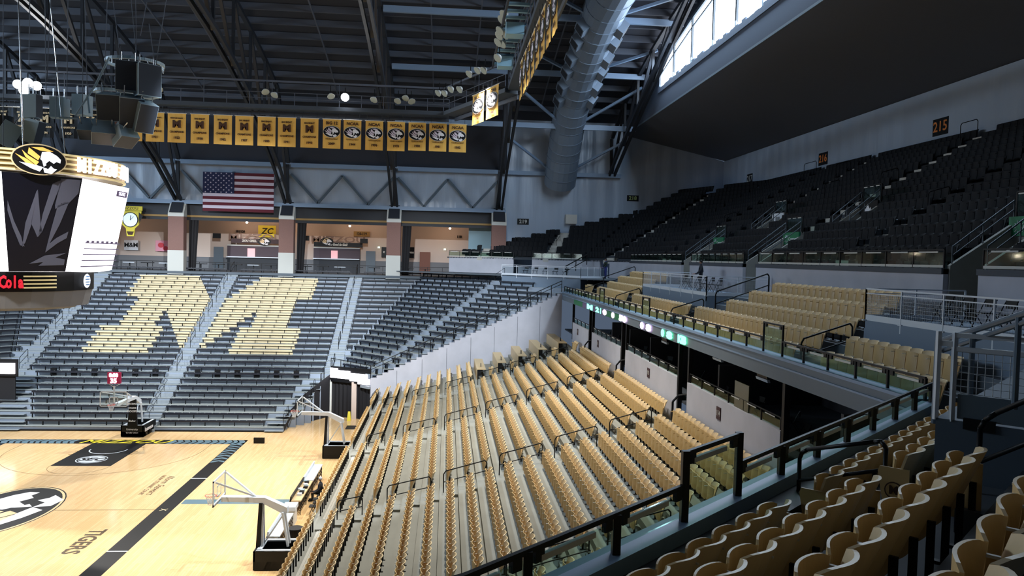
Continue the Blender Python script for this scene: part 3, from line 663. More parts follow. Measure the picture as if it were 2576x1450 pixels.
# ============================================================ fascia with ribbon board, suites below
FX = 33.0; YC = -25.8; YF = 26.6
f_ = MB().box((FX, YC, 10.12), (FX+.35, YF, 10.86)); struct(f_.build('wall_fascia', 'fascia'))
struct(MB().box((FX-.06, YC, 10.80), (FX+.4, YF, 10.88)).box((FX-.04, YC, 10.55), (FX, YF, 10.60)).build('trim_3', 'blue'))
t = thing('ribbon_board', 'thin lit ribbon board on the balcony front showing green and pink characters', 'display', (FX, 0, 10.4))
rb = MB().box((FX-.05, 8, 10.16), (FX-.01, 16, 10.52)); rb.build('dark_face', mat('ribbon_pink', (84, 70, 100), .5, emit=.25), t)
MB().box((FX-.05, 3, 10.16), (FX-.01, 8, 10.52)).build('dark_face', 'greendim', t); MB().box((FX-.05, 16, 10.16), (FX-.01, 20, 10.52)).build('dark_face', 'greendim', t)
def rby(u, v): return at(u, v, 'x', FX).y
for q, (u0, u1, s_, m) in enumerate(((1480, 1491, 'M', 'greenled'), (1500, 1509, '2', 'greenled'), (1511, 1515, '1', 'greenled'), (1518, 1528, '0', 'pinkled'), (1540, 1548, '0', 'pinkled'), (1558, 1580, '50', 'pinkled'), (1613, 1622, '0', 'pinkled'), (1627, 1641, '8', 'pinkled'), (1666, 1674, '0', 'greenled'), (1679, 1695, '8', 'greenled'), (1706, 1732, 'KIB', 'greenled'))):
    vv = 772+(u0-1480)*.315
    y0, y1 = rby(u0, vv), rby(u1, vv+4)
    text(s_, (FX-.06, (y0+y1)/2, 10.34), (0, -1, 0), (0, 0, 1), .44, m, t, sx=abs(y0-y1)/(.27*len(s_)), bold=.03, ext=.01)
# suite front walls
SEG = [(-18.9, -9.65), (-8.2, 1.85), (3.1, 12.2), (13.5, 20.6), (-25, -20.3)]
mb = MB()
for a, b in SEG: mb.box((FX, a, 6.2), (FX+.2, b, 8.62))
struct(mb.build('wall_suite', 'concrete'))
for q, (a, b) in enumerate(SEG[:4]):
    nm = ['nearest', 'second', 'third', 'farthest'][q]
    t = thing('suite_railing', f'low glass railing on the {nm} suite wall under the balcony front', 'railing', (FX+.1, a, 8.62), 0, 'suite railings')
    n = int((b-a)/1.5); mb = MB()
    MB().box((FX+.08, a+.1, 8.66), (FX+.1, b-.1, 8.9)).build('glass', 'glass', t)
    for k in range(n+1): y = a+.15+(b-a-.3)*k/n; MB().box((FX+.06, y-.025, 8.6), (FX+.11, y+.025, 9.0)).build('post', 'black', t)
    mb.tube((FX+.08, a+.1, 9.0), (FX+.08, b-.1, 9.0), .025); mb.build('rail', 'black', t)
    for k in range(n): y = a+.15+(b-a-.3)*(k+.5)/n; MB().box((FX+.04, y-.38, 8.93), (FX+.055, y+.38, 8.96)).build('name_strip', 'offwhite', t)
    if q == 0: MB().box((FX+.06, -16.2, 8.62), (FX+.1, -14.9, 9.55)).build('gate', mat('smoked_panel', (70, 70, 48), .3), t)
    s_ = ['114', '115', '116', '117'][q]; y = (a+b)/2+[.7, -.2, 2.2, 1][q]; 
    t = thing('number_sign', f'small dark sign reading {s_} on the {nm} suite wall', 'sign', (FX, y, 8.1))
    MB().box((FX-.03, y-.22, 7.85), (FX, y+.22, 8.32)).build('plate', mat('maroon_plate', (58, 28, 34), .6), t)
    text(s_, (FX-.035, y, 8.08), (0, -1, 0), (0, 0, 1), .3, 'offwhite', t, sx=.8)
for q, y in enumerate((-19.0, -9.65, -8.25, 1.9, 3.0, 12.3, 13.4, 20.9)):
    big = True; t = MB().box((FX+.02, y-.09, 7.2 if q != 0 else 6.), (FX+.2, y+.09, 10.15)).build('suite_post', 'black')
    tag(t, f'black steel post holding up the balcony, {ordn(q)} from the near corner', 'post', 'black posts under the balcony')
for q, y in enumerate((-9.0, 2.4, 12.8)):
    t = thing('end_loop_rail', f'black loop rail where aisle {["nearest", "in the middle", "farthest"][q]} meets the suite walls', 'handrail', (FX-.4, y, 7.2))
    MB().path([(FX-.3, y+.35, 6.7), (FX-.3, y+.35, 7.6), (FX-.1, y+.2, 7.9), (FX+.3, y+.0, 8.0), (FX+1.6, y-.1, 8.1)], .05).build('rail', 'black', t)
# suite interior
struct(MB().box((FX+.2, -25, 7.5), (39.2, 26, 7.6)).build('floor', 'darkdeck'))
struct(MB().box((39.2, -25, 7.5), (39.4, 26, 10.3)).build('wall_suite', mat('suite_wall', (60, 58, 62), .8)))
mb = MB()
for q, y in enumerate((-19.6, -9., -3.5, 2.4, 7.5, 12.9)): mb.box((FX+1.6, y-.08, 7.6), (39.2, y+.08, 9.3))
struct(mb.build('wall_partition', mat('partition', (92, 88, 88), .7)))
for q, (u, v, y) in enumerate(((1672, 862, 0), (1805, 905, 0), (1918, 955, 0), (2255, 0, 0))[:3]):
    p = at(u, v, 'x', 33.9); t = thing('ceiling_monitor', f'white edged monitor hanging under the balcony, {["farthest", "middle", "nearest"][q]} of three', 'monitor', p, 0, 'monitors under the balcony')
    MB().obox(p+V((-.0, -.45, .0)), (0, .9, 0), (-.12, 0, .5), (.06, 0, .02)).build('screen', 'screen', t)
    MB().obox(p+V((-.02, -.5, -.05)), (0, 1., 0), (-.03, 0, .1), (.1, 0, .0)).build('white_frame', 'white', t)
    MB().tube(p+V((0, 0, .4)), V((p.x, p.y, 10.2)), .03).build('bracket', 'black', t)
random.seed(9)
for q in range(16):
    y = -22+q*2.5; x = 34.6+random.random()
    folding_chair(x, y, 7.6, math.pi+random.uniform(-.6, .6), f'dark chair inside the suites below the balcony, {ordn(q)} from the near corner', 'chairs inside the suites')
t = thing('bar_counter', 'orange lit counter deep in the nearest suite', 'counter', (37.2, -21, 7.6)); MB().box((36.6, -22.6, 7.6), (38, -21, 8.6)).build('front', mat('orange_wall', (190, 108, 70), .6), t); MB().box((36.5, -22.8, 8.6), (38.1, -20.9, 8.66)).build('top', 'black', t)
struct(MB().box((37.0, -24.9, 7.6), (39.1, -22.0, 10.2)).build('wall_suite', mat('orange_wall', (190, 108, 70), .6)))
# ============================================================ glass rail along the balcony front
def grail(a, b, n, label, tall=(), h=.46, wide=.035, th=.98):
    a, b = V(a), V(b); t = thing('glass_railing', label, 'railing', a); d = (b-a)/n; u = d.normalized(); s_ = u.cross(V((0, 0, 1)))*.012
    for k in range(n):
        hh = th-.03 if k in tall else h
        MB().obox(a+d*k+u*.06+V((0, 0, .05))-s_, d-u*.12, s_*2, V((0, 0, hh-.12))).build('glass_pane', 'glass', t)
        p = a+d*k+V((0, 0, hh)); mb = MB().bar(p, p+d, .045, .05)
        mb.build('top_rail', 'black', t)
        m2 = MB().obox(p+d*.12-s_*2-V((0, 0, .13)), d*.6, s_*4, V((0, 0, .055))); m2.build('light_strip', 'offwhite', t)
        for f0 in (.06, .84): MB().obox(p+d*f0-s_*2-V((0, 0, .13)), d*.09, s_*4, V((0, 0, .12))).build('clamp', 'black', t)
    for k in range(n+1):
        hh = th if (k in tall or k-1 in tall) else h; MB().bar(a+d*k-V((0, 0, .12)), a+d*k+V((0, 0, hh)), wide*1.6, wide*1.6).build('post', 'black', t)
    return t
grail((FX+.12, YC, 10.88), (FX+.12, YF-.4, 10.88), 36, 'long glass balcony railing above the ribbon board', tall=(5, 16, 24))
ANG = math.radians(46.2); D1 = V((math.sin(ANG), math.cos(ANG), 0)); N1 = V((-math.cos(ANG), math.sin(ANG), 0))
def NP(t, s, z): return D1*t+N1*s+V((0, 0, z))
SR = -41.74; TC = 5.75
grail(NP(-4.75-1.36*6, SR, 10.9), NP(-4.75+1.36*8-.4, SR, 10.9), 14, 'near glass railing running diagonally below the closest seats', tall=(6,), h=.38, wide=.05, th=.77)
t_ = MB().obox(NP(-13.5, SR-.12, 10.72), D1*(13.5+TC), N1*.3, V((0, 0, .17))); struct(t_.build('trim_4', 'blue'))
struct(MB().obox(NP(-13.5, SR+.02, 7.5), D1*(13.5+TC), N1*.12, V((0, 0, 3.25))).build('wall_near', 'darkdeck'))
struct(MB().obox(NP(-13.5, SR-.5, 10.1), D1*(13.5+TC), N1*.5, V((0, 0, .62))).build('wall_near', 'black'))
# ============================================================ upper gold block behind the fascia
mt = MB(); mr = MB()
UX = [34.2+.86*k for k in range(6)]; UZ = [10.29+.455*k for k in range(5)]
def uz(k): return min(UZ[k], 12.05) if k < 5 else 12.05
for k in range(5):
    x0 = FX+.35 if k == 0 else UX[k]-.55; x1 = UX[k+1]-.55 if k < 4 else 39.3
    mt.quad((x0, -34, uz(k)), (x1, -34, uz(k)), (x1, 30, uz(k)), (x0, 30, uz(k)))
    if k: mr.quad((x0, -34, uz(k-1)), (x0, -34, uz(k)), (x0, 30, uz(k)), (x0, 30, uz(k-1)))
struct(mt.build('stand_tread', 'deck')); struct(mr.build('stand_riser', 'deck'))
UB = {0: [(21.8, 26.6), (9.6, 20.5), (-3.2, 8.3), (-17.4, -4.4), (-25.0, -18.9)], 1: [(22.5, 26), (9.9, 20.5), (-3.6, 8.6), (-17.6, -4.6), (-24.3, -18.9)],
      2: [(9.5, 20.8), (-18., -6.2)], 3: [(9.5, 20.8), (-18., -6.6)], 4: [(9.5, 20.0), (-17.5, -7.4)]}
for k in range(5):
    for q, (a, b) in enumerate(UB[k]):
        n = int((b-a)/.52)
        for i in range(n): goldseats.append((UX[k]-.2, a+.26+i*.52, uz(k), math.pi, f'{rowname(k)} up, {ordn(q)} balcony block', i))
for q, y in enumerate((21.1, 8.95, -3.9, -18.2)):
    loop_rail((UX[0]-.3, y, uz(0)), (UX[1]+.5, y, uz(1)+.1), 1.1, f'black handrail in the balcony aisle, {ordn(q)} from the far corner', 'handrails in the balcony aisles', r=.03)
for q, y in enumerate((21.4, -5.4, 8.9, -18.4)[:2]):
    t = loop_rail((UX[2]-.3, y, uz(2)), (UX[4]+.6, y, uz(4)+.1), 1.15, f'long black handrail leading up to the concourse, {["far", "near"][q]} one', 'concourse handrails', r=.035)
# platforms with white rails
def white_rail(pts, z0, h, n_per, label, group=None, kick=.18, mesh='mesh', wire=True, sz=.04):
    t = thing('platform_railing', label, 'railing', V((*pts[0], z0)), 0, group)
    for (a, b), n in zip(zip(pts[:-1], pts[1:]), n_per):
        a, b = V((*a, z0)), V((*b, z0)); d = (b-a)/n; u = d.normalized(); up = V((0, 0, 1)); s_ = u.cross(up)
        MB().bar(a+up*h, b+up*h, sz, sz).build('top_rail', 'white', t); MB().bar(a+up*(h-.14), b+up*(h-.14), sz*.7, sz*.7).build('mid_rail', 'white', t)
        MB().obox(a-s_*.01, b-a, s_*.02, up*kick).build('kick_plate', 'white', t)
        for k in range(n+1): MB().bar(a+d*k-up*.25, a+d*k+up*h, sz*1.1, sz*1.1).obox(a+d*k-u*.09-s_*.05-up*.02, u*.18, s_*.1, up*.04).build('post', 'white', t)
        if wire:
            L = (b-a).length; c = .06 if L < 9 else .1; k = int(L/c); mb = MB()
            for i in range(1, k): mb.bar(a+u*i*c+up*kick, a+u*i*c+up*(h-.16), .006, .006)
            for i in range(1, int((h-.16-kick)/c)): mb.bar(a+up*(kick+i*c), b+up*(kick+i*c), .006, .006)
            mb.build('wire_mesh', mesh, t)
        else: MB().obox(a-s_*.004+up*kick, b-a, s_*.008, up*(h-.16-kick)).build('infill_panel', 'clear', t)
    return t
PZ = 12.07
def platform(x0, y0, y1, side=True):
    struct(MB().box((x0, y0, 10.4), (39.3, y1, PZ)).build('floor', mat('platform_blue', (112, 128, 146), .7)))
platform(35.72, -3.7, 8.95)
white_rail([(39, 9.0), (35.74, 9.0), (35.74, -3.7), (39, -3.7)], PZ, .98, (2, 6, 2), 'white mesh railing around the middle wheelchair platform', 'white platform railings')
platform(35.72, -33, -18.6)
white_rail([(39, -18.62), (35.74, -18.62), (35.74, -30)], PZ, .98, (2, 6), 'white mesh railing around the platform right of the gold balcony seats', 'white platform railings')
k = 0
for y in (-19.6, -20.5, -21.4, -22.2, -23.4, -24.4):
    folding_chair(37.6, y, PZ, math.pi, f'black folding chair on the right hand platform, {ordn(k)} from the left', 'black chairs on the right hand platform'); k += 1
for k in range(6): folding_chair(37.6, 6.2-k*1.25, PZ, math.pi, f'black folding chair on the middle platform, {ordn(k)} from the left', 'black chairs on the middle platform')
# far corner platform above the angled benches
q0, q1 = V((28.0, 33.2, 0)), V((34.6, 26.6, 0)); dd = (q1-q0)
struct(MB().obox(q0+V((0, 0, 10.2)), dd, V((3.4, 3.4, 0)), V((0, 0, 1.9))).build('floor', mat('platform_blue', (112, 128, 146), .7)))
struct(MB().prism([(26.6, 31.8+3, 12.1), (28, 33.2, 12.1), (34.6, 26.6, 12.1), (33.2, 26.0, 12.1), (39.3, 22, 12.1), (39.3, 34, 12.1), (30, 42, 12.1), (16, 42, 12.1), (16, 42, 12.0)][1:8], (0, 0, -.1)).build('floor', 'deck'))
white_rail([(q0.x, q0.y), (q1.x, q1.y)], 12.1, .98, (5,), 'white railing on the far corner platform above the black benches', 'white platform railings', wire=False)
white_rail([(q1.x, q1.y), (q1.x+2.6, q1.y+1.)], 12.1, .98, (4,), 'short white railing at the right end of the far corner platform', 'white platform railings', wire=False)
for k in range(5): p = q0+dd*(.12+.13*k)+V((1.6, 1.6, 0)); folding_chair(p.x, p.y, 12.1, -2.35, f'black chair on the far corner platform, {ordn(k)} from the left', 'chairs on the far corner platform')
# ============================================================ near corner block (45 degrees)
TN = (-13, -4.2); 
mt = MB(); mr = MB()
def NZ(k): return 10.29+.455*k
for k in range(6):
    s0 = -42.0-.9*k+.12 if k else SR; s1 = -42.0-.9*(k+1)+.12; z = NZ(k) if k < 5 else 12.1
    if k == 0: s0 = SR-.5
    if k == 5: s1 = -55
    mt.quad(NP(-14, s0, z), NP(TC+2, s0, z), NP(TC+2, s1, z), NP(-14, s1, z))
    if k: mr.quad(NP(-14, s0, NZ(k-1)), NP(TC+2, s0, NZ(k-1)), NP(TC+2, s0, z), NP(-14, s0, z))
struct(mt.build('stand_tread', 'darkdeck')); struct(mr.build('stand_riser', 'darkdeck'))
mb = MB()
for k in range(1, 5):
    s0 = -42.0-.9*k+.12; mb.obox(NP(-4.15, s0, NZ(k-1)), D1*1.1, N1*.38, V((0, 0, .23)))
struct(mb.build('aisle_step', 'deck'))
RZN = ANG+math.pi/2                             # facing the court: direction N1
rz_near = math.atan2(N1.y, N1.x)
nearseats = []
for k in range(4):
    for i in range(15):
        t = -4.34-.52*i; 
        if t < -12.6: continue
        p = NP(t, -42.4-.9*k, NZ(k)); nearseats.append((p.x, p.y, p.z, rz_near, f'{["first", "second", "third", "fourth"][k]} row behind near railing, left block', i, i == 0))
for k in range(2):
    for i in range(int((TC+2.2)/.52)):
        t = -2.65+.52*i
        if t > TC-.6-.9*(0): continue
        p = NP(t, -42.4-.9*k, NZ(k)); nearseats.append((p.x, p.y, p.z, rz_near, f'{["first", "second"][k]} row behind near railing, right block', i, i == 0))
# raised platform to the right of the near aisle
struct(MB().obox(NP(-3.0, -43.75, 10.3), D1*9, -N1*5, V((0, 0, 1.78))).build('floor', mat('platform_dark', (84, 98, 112), .7)))
def near_rail():
    t = thing('platform_railing', 'near white railing with square wire mesh beside the closest aisle', 'railing', NP(-3.0, -43.8, 12.08)); up = V((0, 0, 1)); z0 = 12.08
    a, b = NP(-2.98, -43.9, z0), NP(-2.98, -48, z0)
    MB().bar(a+up*.93, b+up*.93, .05, .05).build('top_rail', 'white', t); MB().bar(a+up*.78, b+up*.78, .045, .05).build('mid_rail', 'white', t)
    for p in (a, NP(-2.98, -43.74, z0)): MB().bar(p-up*.02, p+up*.96, .045, .045).build('post', 'white', t)
    MB().bar(NP(-2.98, -43.74, z0+.83), a+up*.83, .03, .06).build('tie_plate', 'white', t)
    u = -N1; mb = MB(); c = .075
    for i in range(1, 52): mb.bar(a+u*i*c+up*.3, a+u*i*c+up*.76, .006, .006)
    for i in range(0, 7): mb.bar(a+up*(.3+i*c), b+up*(.3+i*c), .006, .006)
    mb.build('wire_mesh', 'mesh', t); MB().obox(a+u*.05+up*.02, u*4, D1*.01, up*.27).build('kick_plate', mat('kick_blue', (96, 112, 124), .5), t)
    MB().obox(a-D1*.04+u*.12-up*.08, u*.3, D1*.04, up*.12).build('base_bracket', 'black', t)
near_rail()
a, b = NP(-2.9, -43.9, 13.02), NP(3, -47, 13.9)
t = thing('ramp_rail', 'grey blue double handrail rising behind the near mesh railing', 'handrail', NP(-2.9, -43.9, 12.1))
p0 = at(2375, 855, 'y', -34.); 
def nr(u, v, s): # helper on the vertical plane through the near railing
    return at(u, v, 'y', s)
A0, A1 = at(2358, 862, 'y', -33.2), at(2576, 790, 'y', -34.5); B0, B1 = at(2372, 882, 'y', -33.2), at(2576, 812, 'y', -34.5)
MB().tube(A0, A1+(A1-A0)*.5, .035).tube(B0, B1+(B1-B0)*.5, .03).build('rail', mat('rail_grey2', (90, 108, 124), .4), t)
for f in (.0, .45, .95): MB().tube(A0+(A1-A0)*f, (A0+(A1-A0)*f)*1-V((0, 0, .95)), .03).build('post', mat('rail_grey2', (90, 108, 124), .4), t)
# near aisle handrails
def handrail(pts, mids, r, label):
    t = thing('handrail', label, 'handrail', pts[0]); mb = MB().path(pts[:-1], r, 12)
    for p in pts[1:-2]: mb.ball(p, r, r, r, 10, 6)
    mb.build('rail', 'black', t, smooth=True); MB().tube(pts[-2], pts[-1], r, 12).build('post', 'black', t, smooth=True)
    MB().path(mids, r*.9, 10).build('mid_rail', 'black', t, smooth=True)
h1a = NP(-3.6, -42.15, 10.35); h1b = NP(-3.6, -43.15, 10.8)
def arc(a, b, h0, h1):
    up = V((0, 0, 1)); d = (b-a); return [a, a+up*(h0-.1), a+up*(h0-.03)+d*.03, a+up*h0+d*.1, b+up*(h1-.02)-d*.12, b+up*(h1-.03)-d*.05, b+up*(h1-.12), b]
q = arc(at(2006, 1302, 'z', 10.35), at(2222, 1287, 'z', 10.82), .90, .88)
handrail(q, [q[0]+V((0, 0, .50)), q[-1]+V((0, 0, .50))], .027, 'black handrail in the near aisle next to the glass railing')
ha = NP(-3.4, -44.25, 11.2); hb = NP(-3.4, -45.6, 12.0)
q = arc(ha, hb, 1.0, 1.1)
handrail(q, [q[0]+V((0, 0, .55)), q[-1]+V((0, 0, .65))], .027, 'thick black handrail at the right edge, nearest to the camera')
# ============================================================ upper deck of black seats
F0, F1, F2, F3 = V((39.3, -46, 0)), V((39.3, 27, 0)), V((36.2, 35.3, 0)), V((22.9, 41.9, 0))
NA, NBv, NC = V((1, 0, 0)), V((.937, .35, 0)), V((.444, .896, 0))
M1 = (NA+NBv)/(1+NA.dot(NBv)); M2 = (NBv+NC)/(1+NBv.dot(NC))
YW = 42.0; XW = 52.9
def clipy(p, q):                                # clip segment p->q to y <= YW
    if p.y <= YW and q.y <= YW: return p, q
    if p.y > YW and q.y > YW: return None
    t = (YW-p.y)/(q.y-p.y); m = p+(q-p)*t
    return (p, m) if p.y <= YW else (m, q)
def rowsegs(d):
    a, b, c = F0+NA*d, F1+M1*d, F2+M2*d; e = F3+NC*d; e = e+(F3-F2).normalized()*3
    return [(a, b), (b, c), (c, e)]
UR = 16; DZ = .475
def UZZ(k): return 13.72+DZ*k
def YM(): pass
mt = MB(); mr = MB()
VOM = [(-19.0, -17.3), (-1.65, .2), (9.7, 11.6)]; VX = 41.5; VK = 3
VOM2 = [(-4.3, -2.6), (6.6, 8.3)]
def inV(y, k, pad=0):
    if k < VK:
        for a, b in VOM:
            if a-pad < y < b+pad: return True
    if 4 <= k < 6:
        for a, b in VOM2:
            if a-pad < y < b+pad: return True
    return False
for k in range(UR):
    d0, d1 = .84*k, .84*(k+1); z = UZZ(k); zl = UZZ(k-1) if k else 13.6
    s0, s1 = rowsegs(d0), rowsegs(d1)
    cuts = sorted([y for a, b in (VOM if k < VK else [])+(VOM2 if 4 <= k < 6 else []) for y in (a, b)])
    ys = [-46]+cuts+[s0[0][1].y]; 
    for q in range(0, len(ys), 2):
        ya, yb = ys[q], ys[q+1]; yb1 = s1[0][1].y if q+1 == len(ys)-1 else yb
        mt.quad((39.3+d0, ya, z), (39.3+d0, yb, z), (39.3+d1, yb1, z), (39.3+d1, ya, z)); mr.quad((39.3+d0, ya, zl), (39.3+d0, yb, zl), (39.3+d0, yb, z), (39.3+d0, ya, z))
    for q in (1, 2):
        A = clipy(*s0[q]); B = clipy(*s1[q])
        if A: mr.quad((A[0].x, A[0].y, zl), (A[1].x, A[1].y, zl), (A[1].x, A[1].y, z), (A[0].x, A[0].y, z))
        if A and B: mt.quad((A[0].x, A[0].y, z), (A[1].x, A[1].y, z), (B[1].x, B[1].y, z), (B[0].x, B[0].y, z))
zt = UZZ(UR-1)
mt.quad((39.3+.84*UR-.1, -46, zt), (39.3+.84*UR-.1, 42, zt), (XW, 42, zt), (XW, -46, zt))
struct(mt.build('stand_tread', 'darkdeck')); struct(mr.build('stand_riser', 'darkdeck'))
# seats
AISY = [-31.5, -9.5, -.72, 10.7, 18.2, -18.15]
def gate(y, k):
    if inV(y, k, .25): return False
    for a in AISY:
        if abs(y-a) < .62 and (k >= VK or a not in (-.72, 10.7, -18.15)): return False
    return True
for k in range(UR):
    for q, (a, b) in enumerate(rowsegs(.84*k+.5)):
        ab = clipy(a, b)
        if not ab: continue
        a, b = ab; L = (b-a).length; u = (b-a)/L; n = [NA, NBv, NC][q]; rz = math.atan2(-n.y, -n.x); cnt = int(L/.53)
        for i in range(cnt):
            p = a+u*((i+.5)*.53)
            if p.x > XW-.3: continue
            if q == 0 and not gate(p.y, k): continue
            if q == 1 and abs((p-F1).dot((F2-F1).normalized())-4.3) < .68: continue
            if q == 2 and (abs((p-F2).dot((F3-F2).normalized())-3.6) < .62 or abs((p-F2).dot((F3-F2).normalized())-11.0) < .65): continue
            blackseats.append((p.x, p.y, UZZ(k), rz, f'{rowname(k)} up, upper {["side", "bend", "far"][q]} block', i))
# light coloured stairs in the aisles
mb = MB()
def ustair(o, n, w_, d0, d1):
    s_ = V((n.y, -n.x, 0)); steps = int((d1-d0)/.42)
    for i in range(steps):
        d = d0+.42*i; z = 13.72+DZ*int(d/.84+.001)+(.24 if (i % 2) else 0)
        p = o+n*d-s_*w_/2
        if p.y > YW or p.x > XW-.3: break
        mb.obox((p.x, p.y, z-.3), s_*w_, n*.42, (0, 0, .32))
for y in AISY:
    ustair(V((39.3, y, 0)), NA, 1.1, VX-39.3 if y in (-.72, 10.7, -18.15) else 0, 13.2)
ustair(F1+(F2-F1).normalized()*4.3, NBv, 1.2, 0, 13.2)
u32 = (F3-F2).normalized()
ustair(F2+u32*3.6, NC, 1.15, 0, 13.2); ustair(F2+u32*11.0, NC, 1.15, 0, 13.2)
struct(mb.build('aisle_step', mat('pale_step', (176, 172, 164), .7)))
# front wall with the gaps of the vomitories
mb = MB(); cuts = [-46]+[y for a, b in VOM for y in (a, b)]+[27]
for q in range(0, len(cuts), 2): mb.box((39.12, cuts[q], 12.0), (39.32, cuts[q+1], 13.72))
for a, b in ((F1, F1+(F2-F1)*.42), (F1+(F2-F1)*.62, F2), (F2, F2+(F3-F2)*.36), (F2+(F3-F2)*.50, F3)):
    n = V(((b-a).y, -(b-a).x, 0)).normalized(); mb.obox((a.x, a.y, 12.0), b-a, n*.2, (0, 0, 1.72))
struct(mb.build('wall_deck', 'concrete'))
mb = MB()
for q in range(0, len(cuts), 2): mb.box((39.05, cuts[q], 13.55), (39.36, cuts[q+1], 13.74))
struct(mb.build('trim_5', mat('dark_coping', (66, 70, 78), .7)))
def drail(a, b, n, label, h=.62, strip=True):
    a, b = V(a), V(b); t = thing('deck_railing', label, 'railing', a, 0, 'black railings of the upper deck front'); d = (b-a)/n; u = d.normalized(); s_ = u.cross(V((0, 0, 1)))*.012
    MB().obox(a-s_+V((0, 0, .06)), b-a, s_*2, V((0, 0, h-.14))).build('glass', 'glass', t); MB().bar(a+V((0, 0, h)), b+V((0, 0, h)), .05, .05).build('rail', 'black', t)
    MB().obox(a-s_*2+V((0, 0, .02)), b-a, s_*4, V((0, 0, .09))).build('kick_strip', 'offwhite', t)
    for k in range(n+1): MB().bar(a+d*k, a+d*k+V((0, 0, h)), .05, .05).build('post', 'black', t)
    for k in range(n): MB().obox(a+d*(k+.18)-s_*3+V((0, 0, h-.1)), d*.62, s_*3, V((0, 0, .05))).build('light_strip', 'offwhite', t)
drail((39.2, -17.2, 13.74), (39.2, -1.75, 13.74), 9, 'black railing along the upper deck wall, longest one on the right')
drail((39.2, .3, 13.74), (39.2, 9.6, 13.74), 8, 'black railing along the upper deck wall, middle stretch')
drail((39.2, 11.7, 13.74), (39.2, 27, 13.74), 12, 'black railing along the upper deck wall, farther stretch')
drail((39.2, -30, 13.74), (39.2, -19.1, 13.74), 6, 'black railing along the upper deck wall, cut by the right picture edge')
drail(tuple(F2+(F3-F2)*.50+V((0, 0, 13.74))), tuple(F3+V((0, 0, 13.74))), 6, 'black railing on the upper deck wall at the far left end')
drail(tuple(F2+V((0, 0, 13.74))), tuple(F2+(F3-F2)*.36+V((0, 0, 13.74))), 5, 'black railing on the upper deck wall in the far corner')
# vomitories
def vom(a, b, x0, x1, zf, z0, sign, nm, lab):
    mb = MB(); sl = DZ/.84
    for y in (a, b):
        mb.prism([(x0, y-.08, zf), (x1, y-.08, zf), (x1, y-.08, z0+(x1-x0)*sl+.35), (x0, y-.08, z0+.12)], (0, .16, 0))
    mb.box((x1, a, zf), (x1+.2, b, z0+(x1-x0)*sl+.55))
    struct(mb.build('wall_vomitory', mat('vom_concrete', (140, 138, 132), .8, var=.1)))
    struct(MB().box((x0, a+.08, zf), (x1, b-.08, zf+.05)).build('floor', 'darkdeck'))
    for y in (a, b):
        t = thing('stair_handrail', f'sloping handrail, {"left" if y == b else "right"} parapet, stairwell {lab}', 'handrail', (x0, y, z0), 0, 'parapet handrails of the upper deck')
        p, q = V((x0+.1, y, z0+.75)), V((x1, y, z0+(x1-x0)*sl+1.1)); mb = MB().tube(p, q, .028).tube(p-V((0, 0, .3)), q-V((0, 0, .3)), .022); mb.build('rail', mat('rail_grey', (70, 80, 90), .4), t)
        for f in (0, .5, 1): MB().tube(p+(q-p)*f, p+(q-p)*f-V((0, 0, .7)), .022).build('post', mat('rail_grey', (70, 80, 90), .4), t)
    zt_ = z0+(x1-x0)*sl
    t = thing('advert_board', sign[1], 'sign', (x1, (a+b)/2, zt_), 0); 
    MB().box((x1-.12, a-.05, zt_-.1), (x1-.04, b+.05, zt_+.55)).build('panel', sign[0], t)
    if sign[2] == 'ring':
        c = V((x1-.125, b-.45, zt_+.18)); mb = MB()
        for i in range(10): an = i*math.pi/5; e = V((0, math.cos(an), math.sin(an))); mb.bar(c+e*.12, c+e*.24, .06, .01)
        mb.build('emblem', 'wtext', t); text('Commerce', (x1-.13, (a+b)/2-.35, zt_+.18), (0, -1, 0), (0, 0, 1), .26, 'wtext', t)
    elif sign[2] == 'crown':
        c = V((x1-.125, (a+b)/2, zt_+.05)); MB().add([c+V((0, y_, z_)) for y_, z_ in ((.3, 0), (.3, .2), (.18, .12), (0, .38), (-.18, .12), (-.3, .2), (-.3, 0))], [tuple(range(7))]).build('emblem', 'wtext', t)
    else: text('|||||||', (x1-.13, (a+b)/2, zt_+.18), (0, -1, 0), (0, 0, 1), .35, 'black', t)
    drail_t = thing('deck_railing', f'small black railing above the stairwell {lab}', 'railing', (x1, a, zt_+.6), 0, 'railings above the stairwells')
    MB().bar((x1+.1, a, zt_+1.4), (x1+.1, b, zt_+1.4), .04, .04).build('rail', 'black', drail_t); MB().box((x1+.08, a, zt_+.7), (x1+.1, b, zt_+1.3)).build('glass', 'glass', drail_t)
    for y in (a, b): MB().bar((x1+.1, y, zt_+.5), (x1+.1, y, zt_+1.4), .05, .05).build('post', 'black', drail_t)
    k = 3
    for i in range(k): MB().box((x1+.04, a+(b-a)*(i+.2)/k, zt_+1.3), (x1+.07, a+(b-a)*(i+.8)/k, zt_+1.34)).build('light_strip', 'offwhite', drail_t)
vom(*VOM[0], 39.3, VX, 12.05, 13.72, ('green', 'green advert board with white wheel emblem at the right picture edge', 'ring'), 'a', 'nearest the right picture edge')
vom(*VOM[1], 39.3, VX, 12.05, 13.72, ('green', 'green advert board above the stairwell in the middle of the deck', 'ring'), 'b', 'in the middle of the deck')
vom(*VOM[2], 39.3, VX, 12.05, 13.72, ('green', 'small green advert board above the farther stairwell', 'ring'), 'c', 'farther along the deck')
vom(*VOM2[0], 42.67, 44.3, 15.0, 13.72+DZ*4, ('black', 'black board with white crown emblem high in the black seats', 'crown'), 'd', 'higher up among the black seats')
vom(*VOM2[1], 42.67, 44.3, 15.0, 13.72+DZ*4, ('white', 'small white board high in the black seats', 'bars'), 'e', 'farthest one high in the seats')
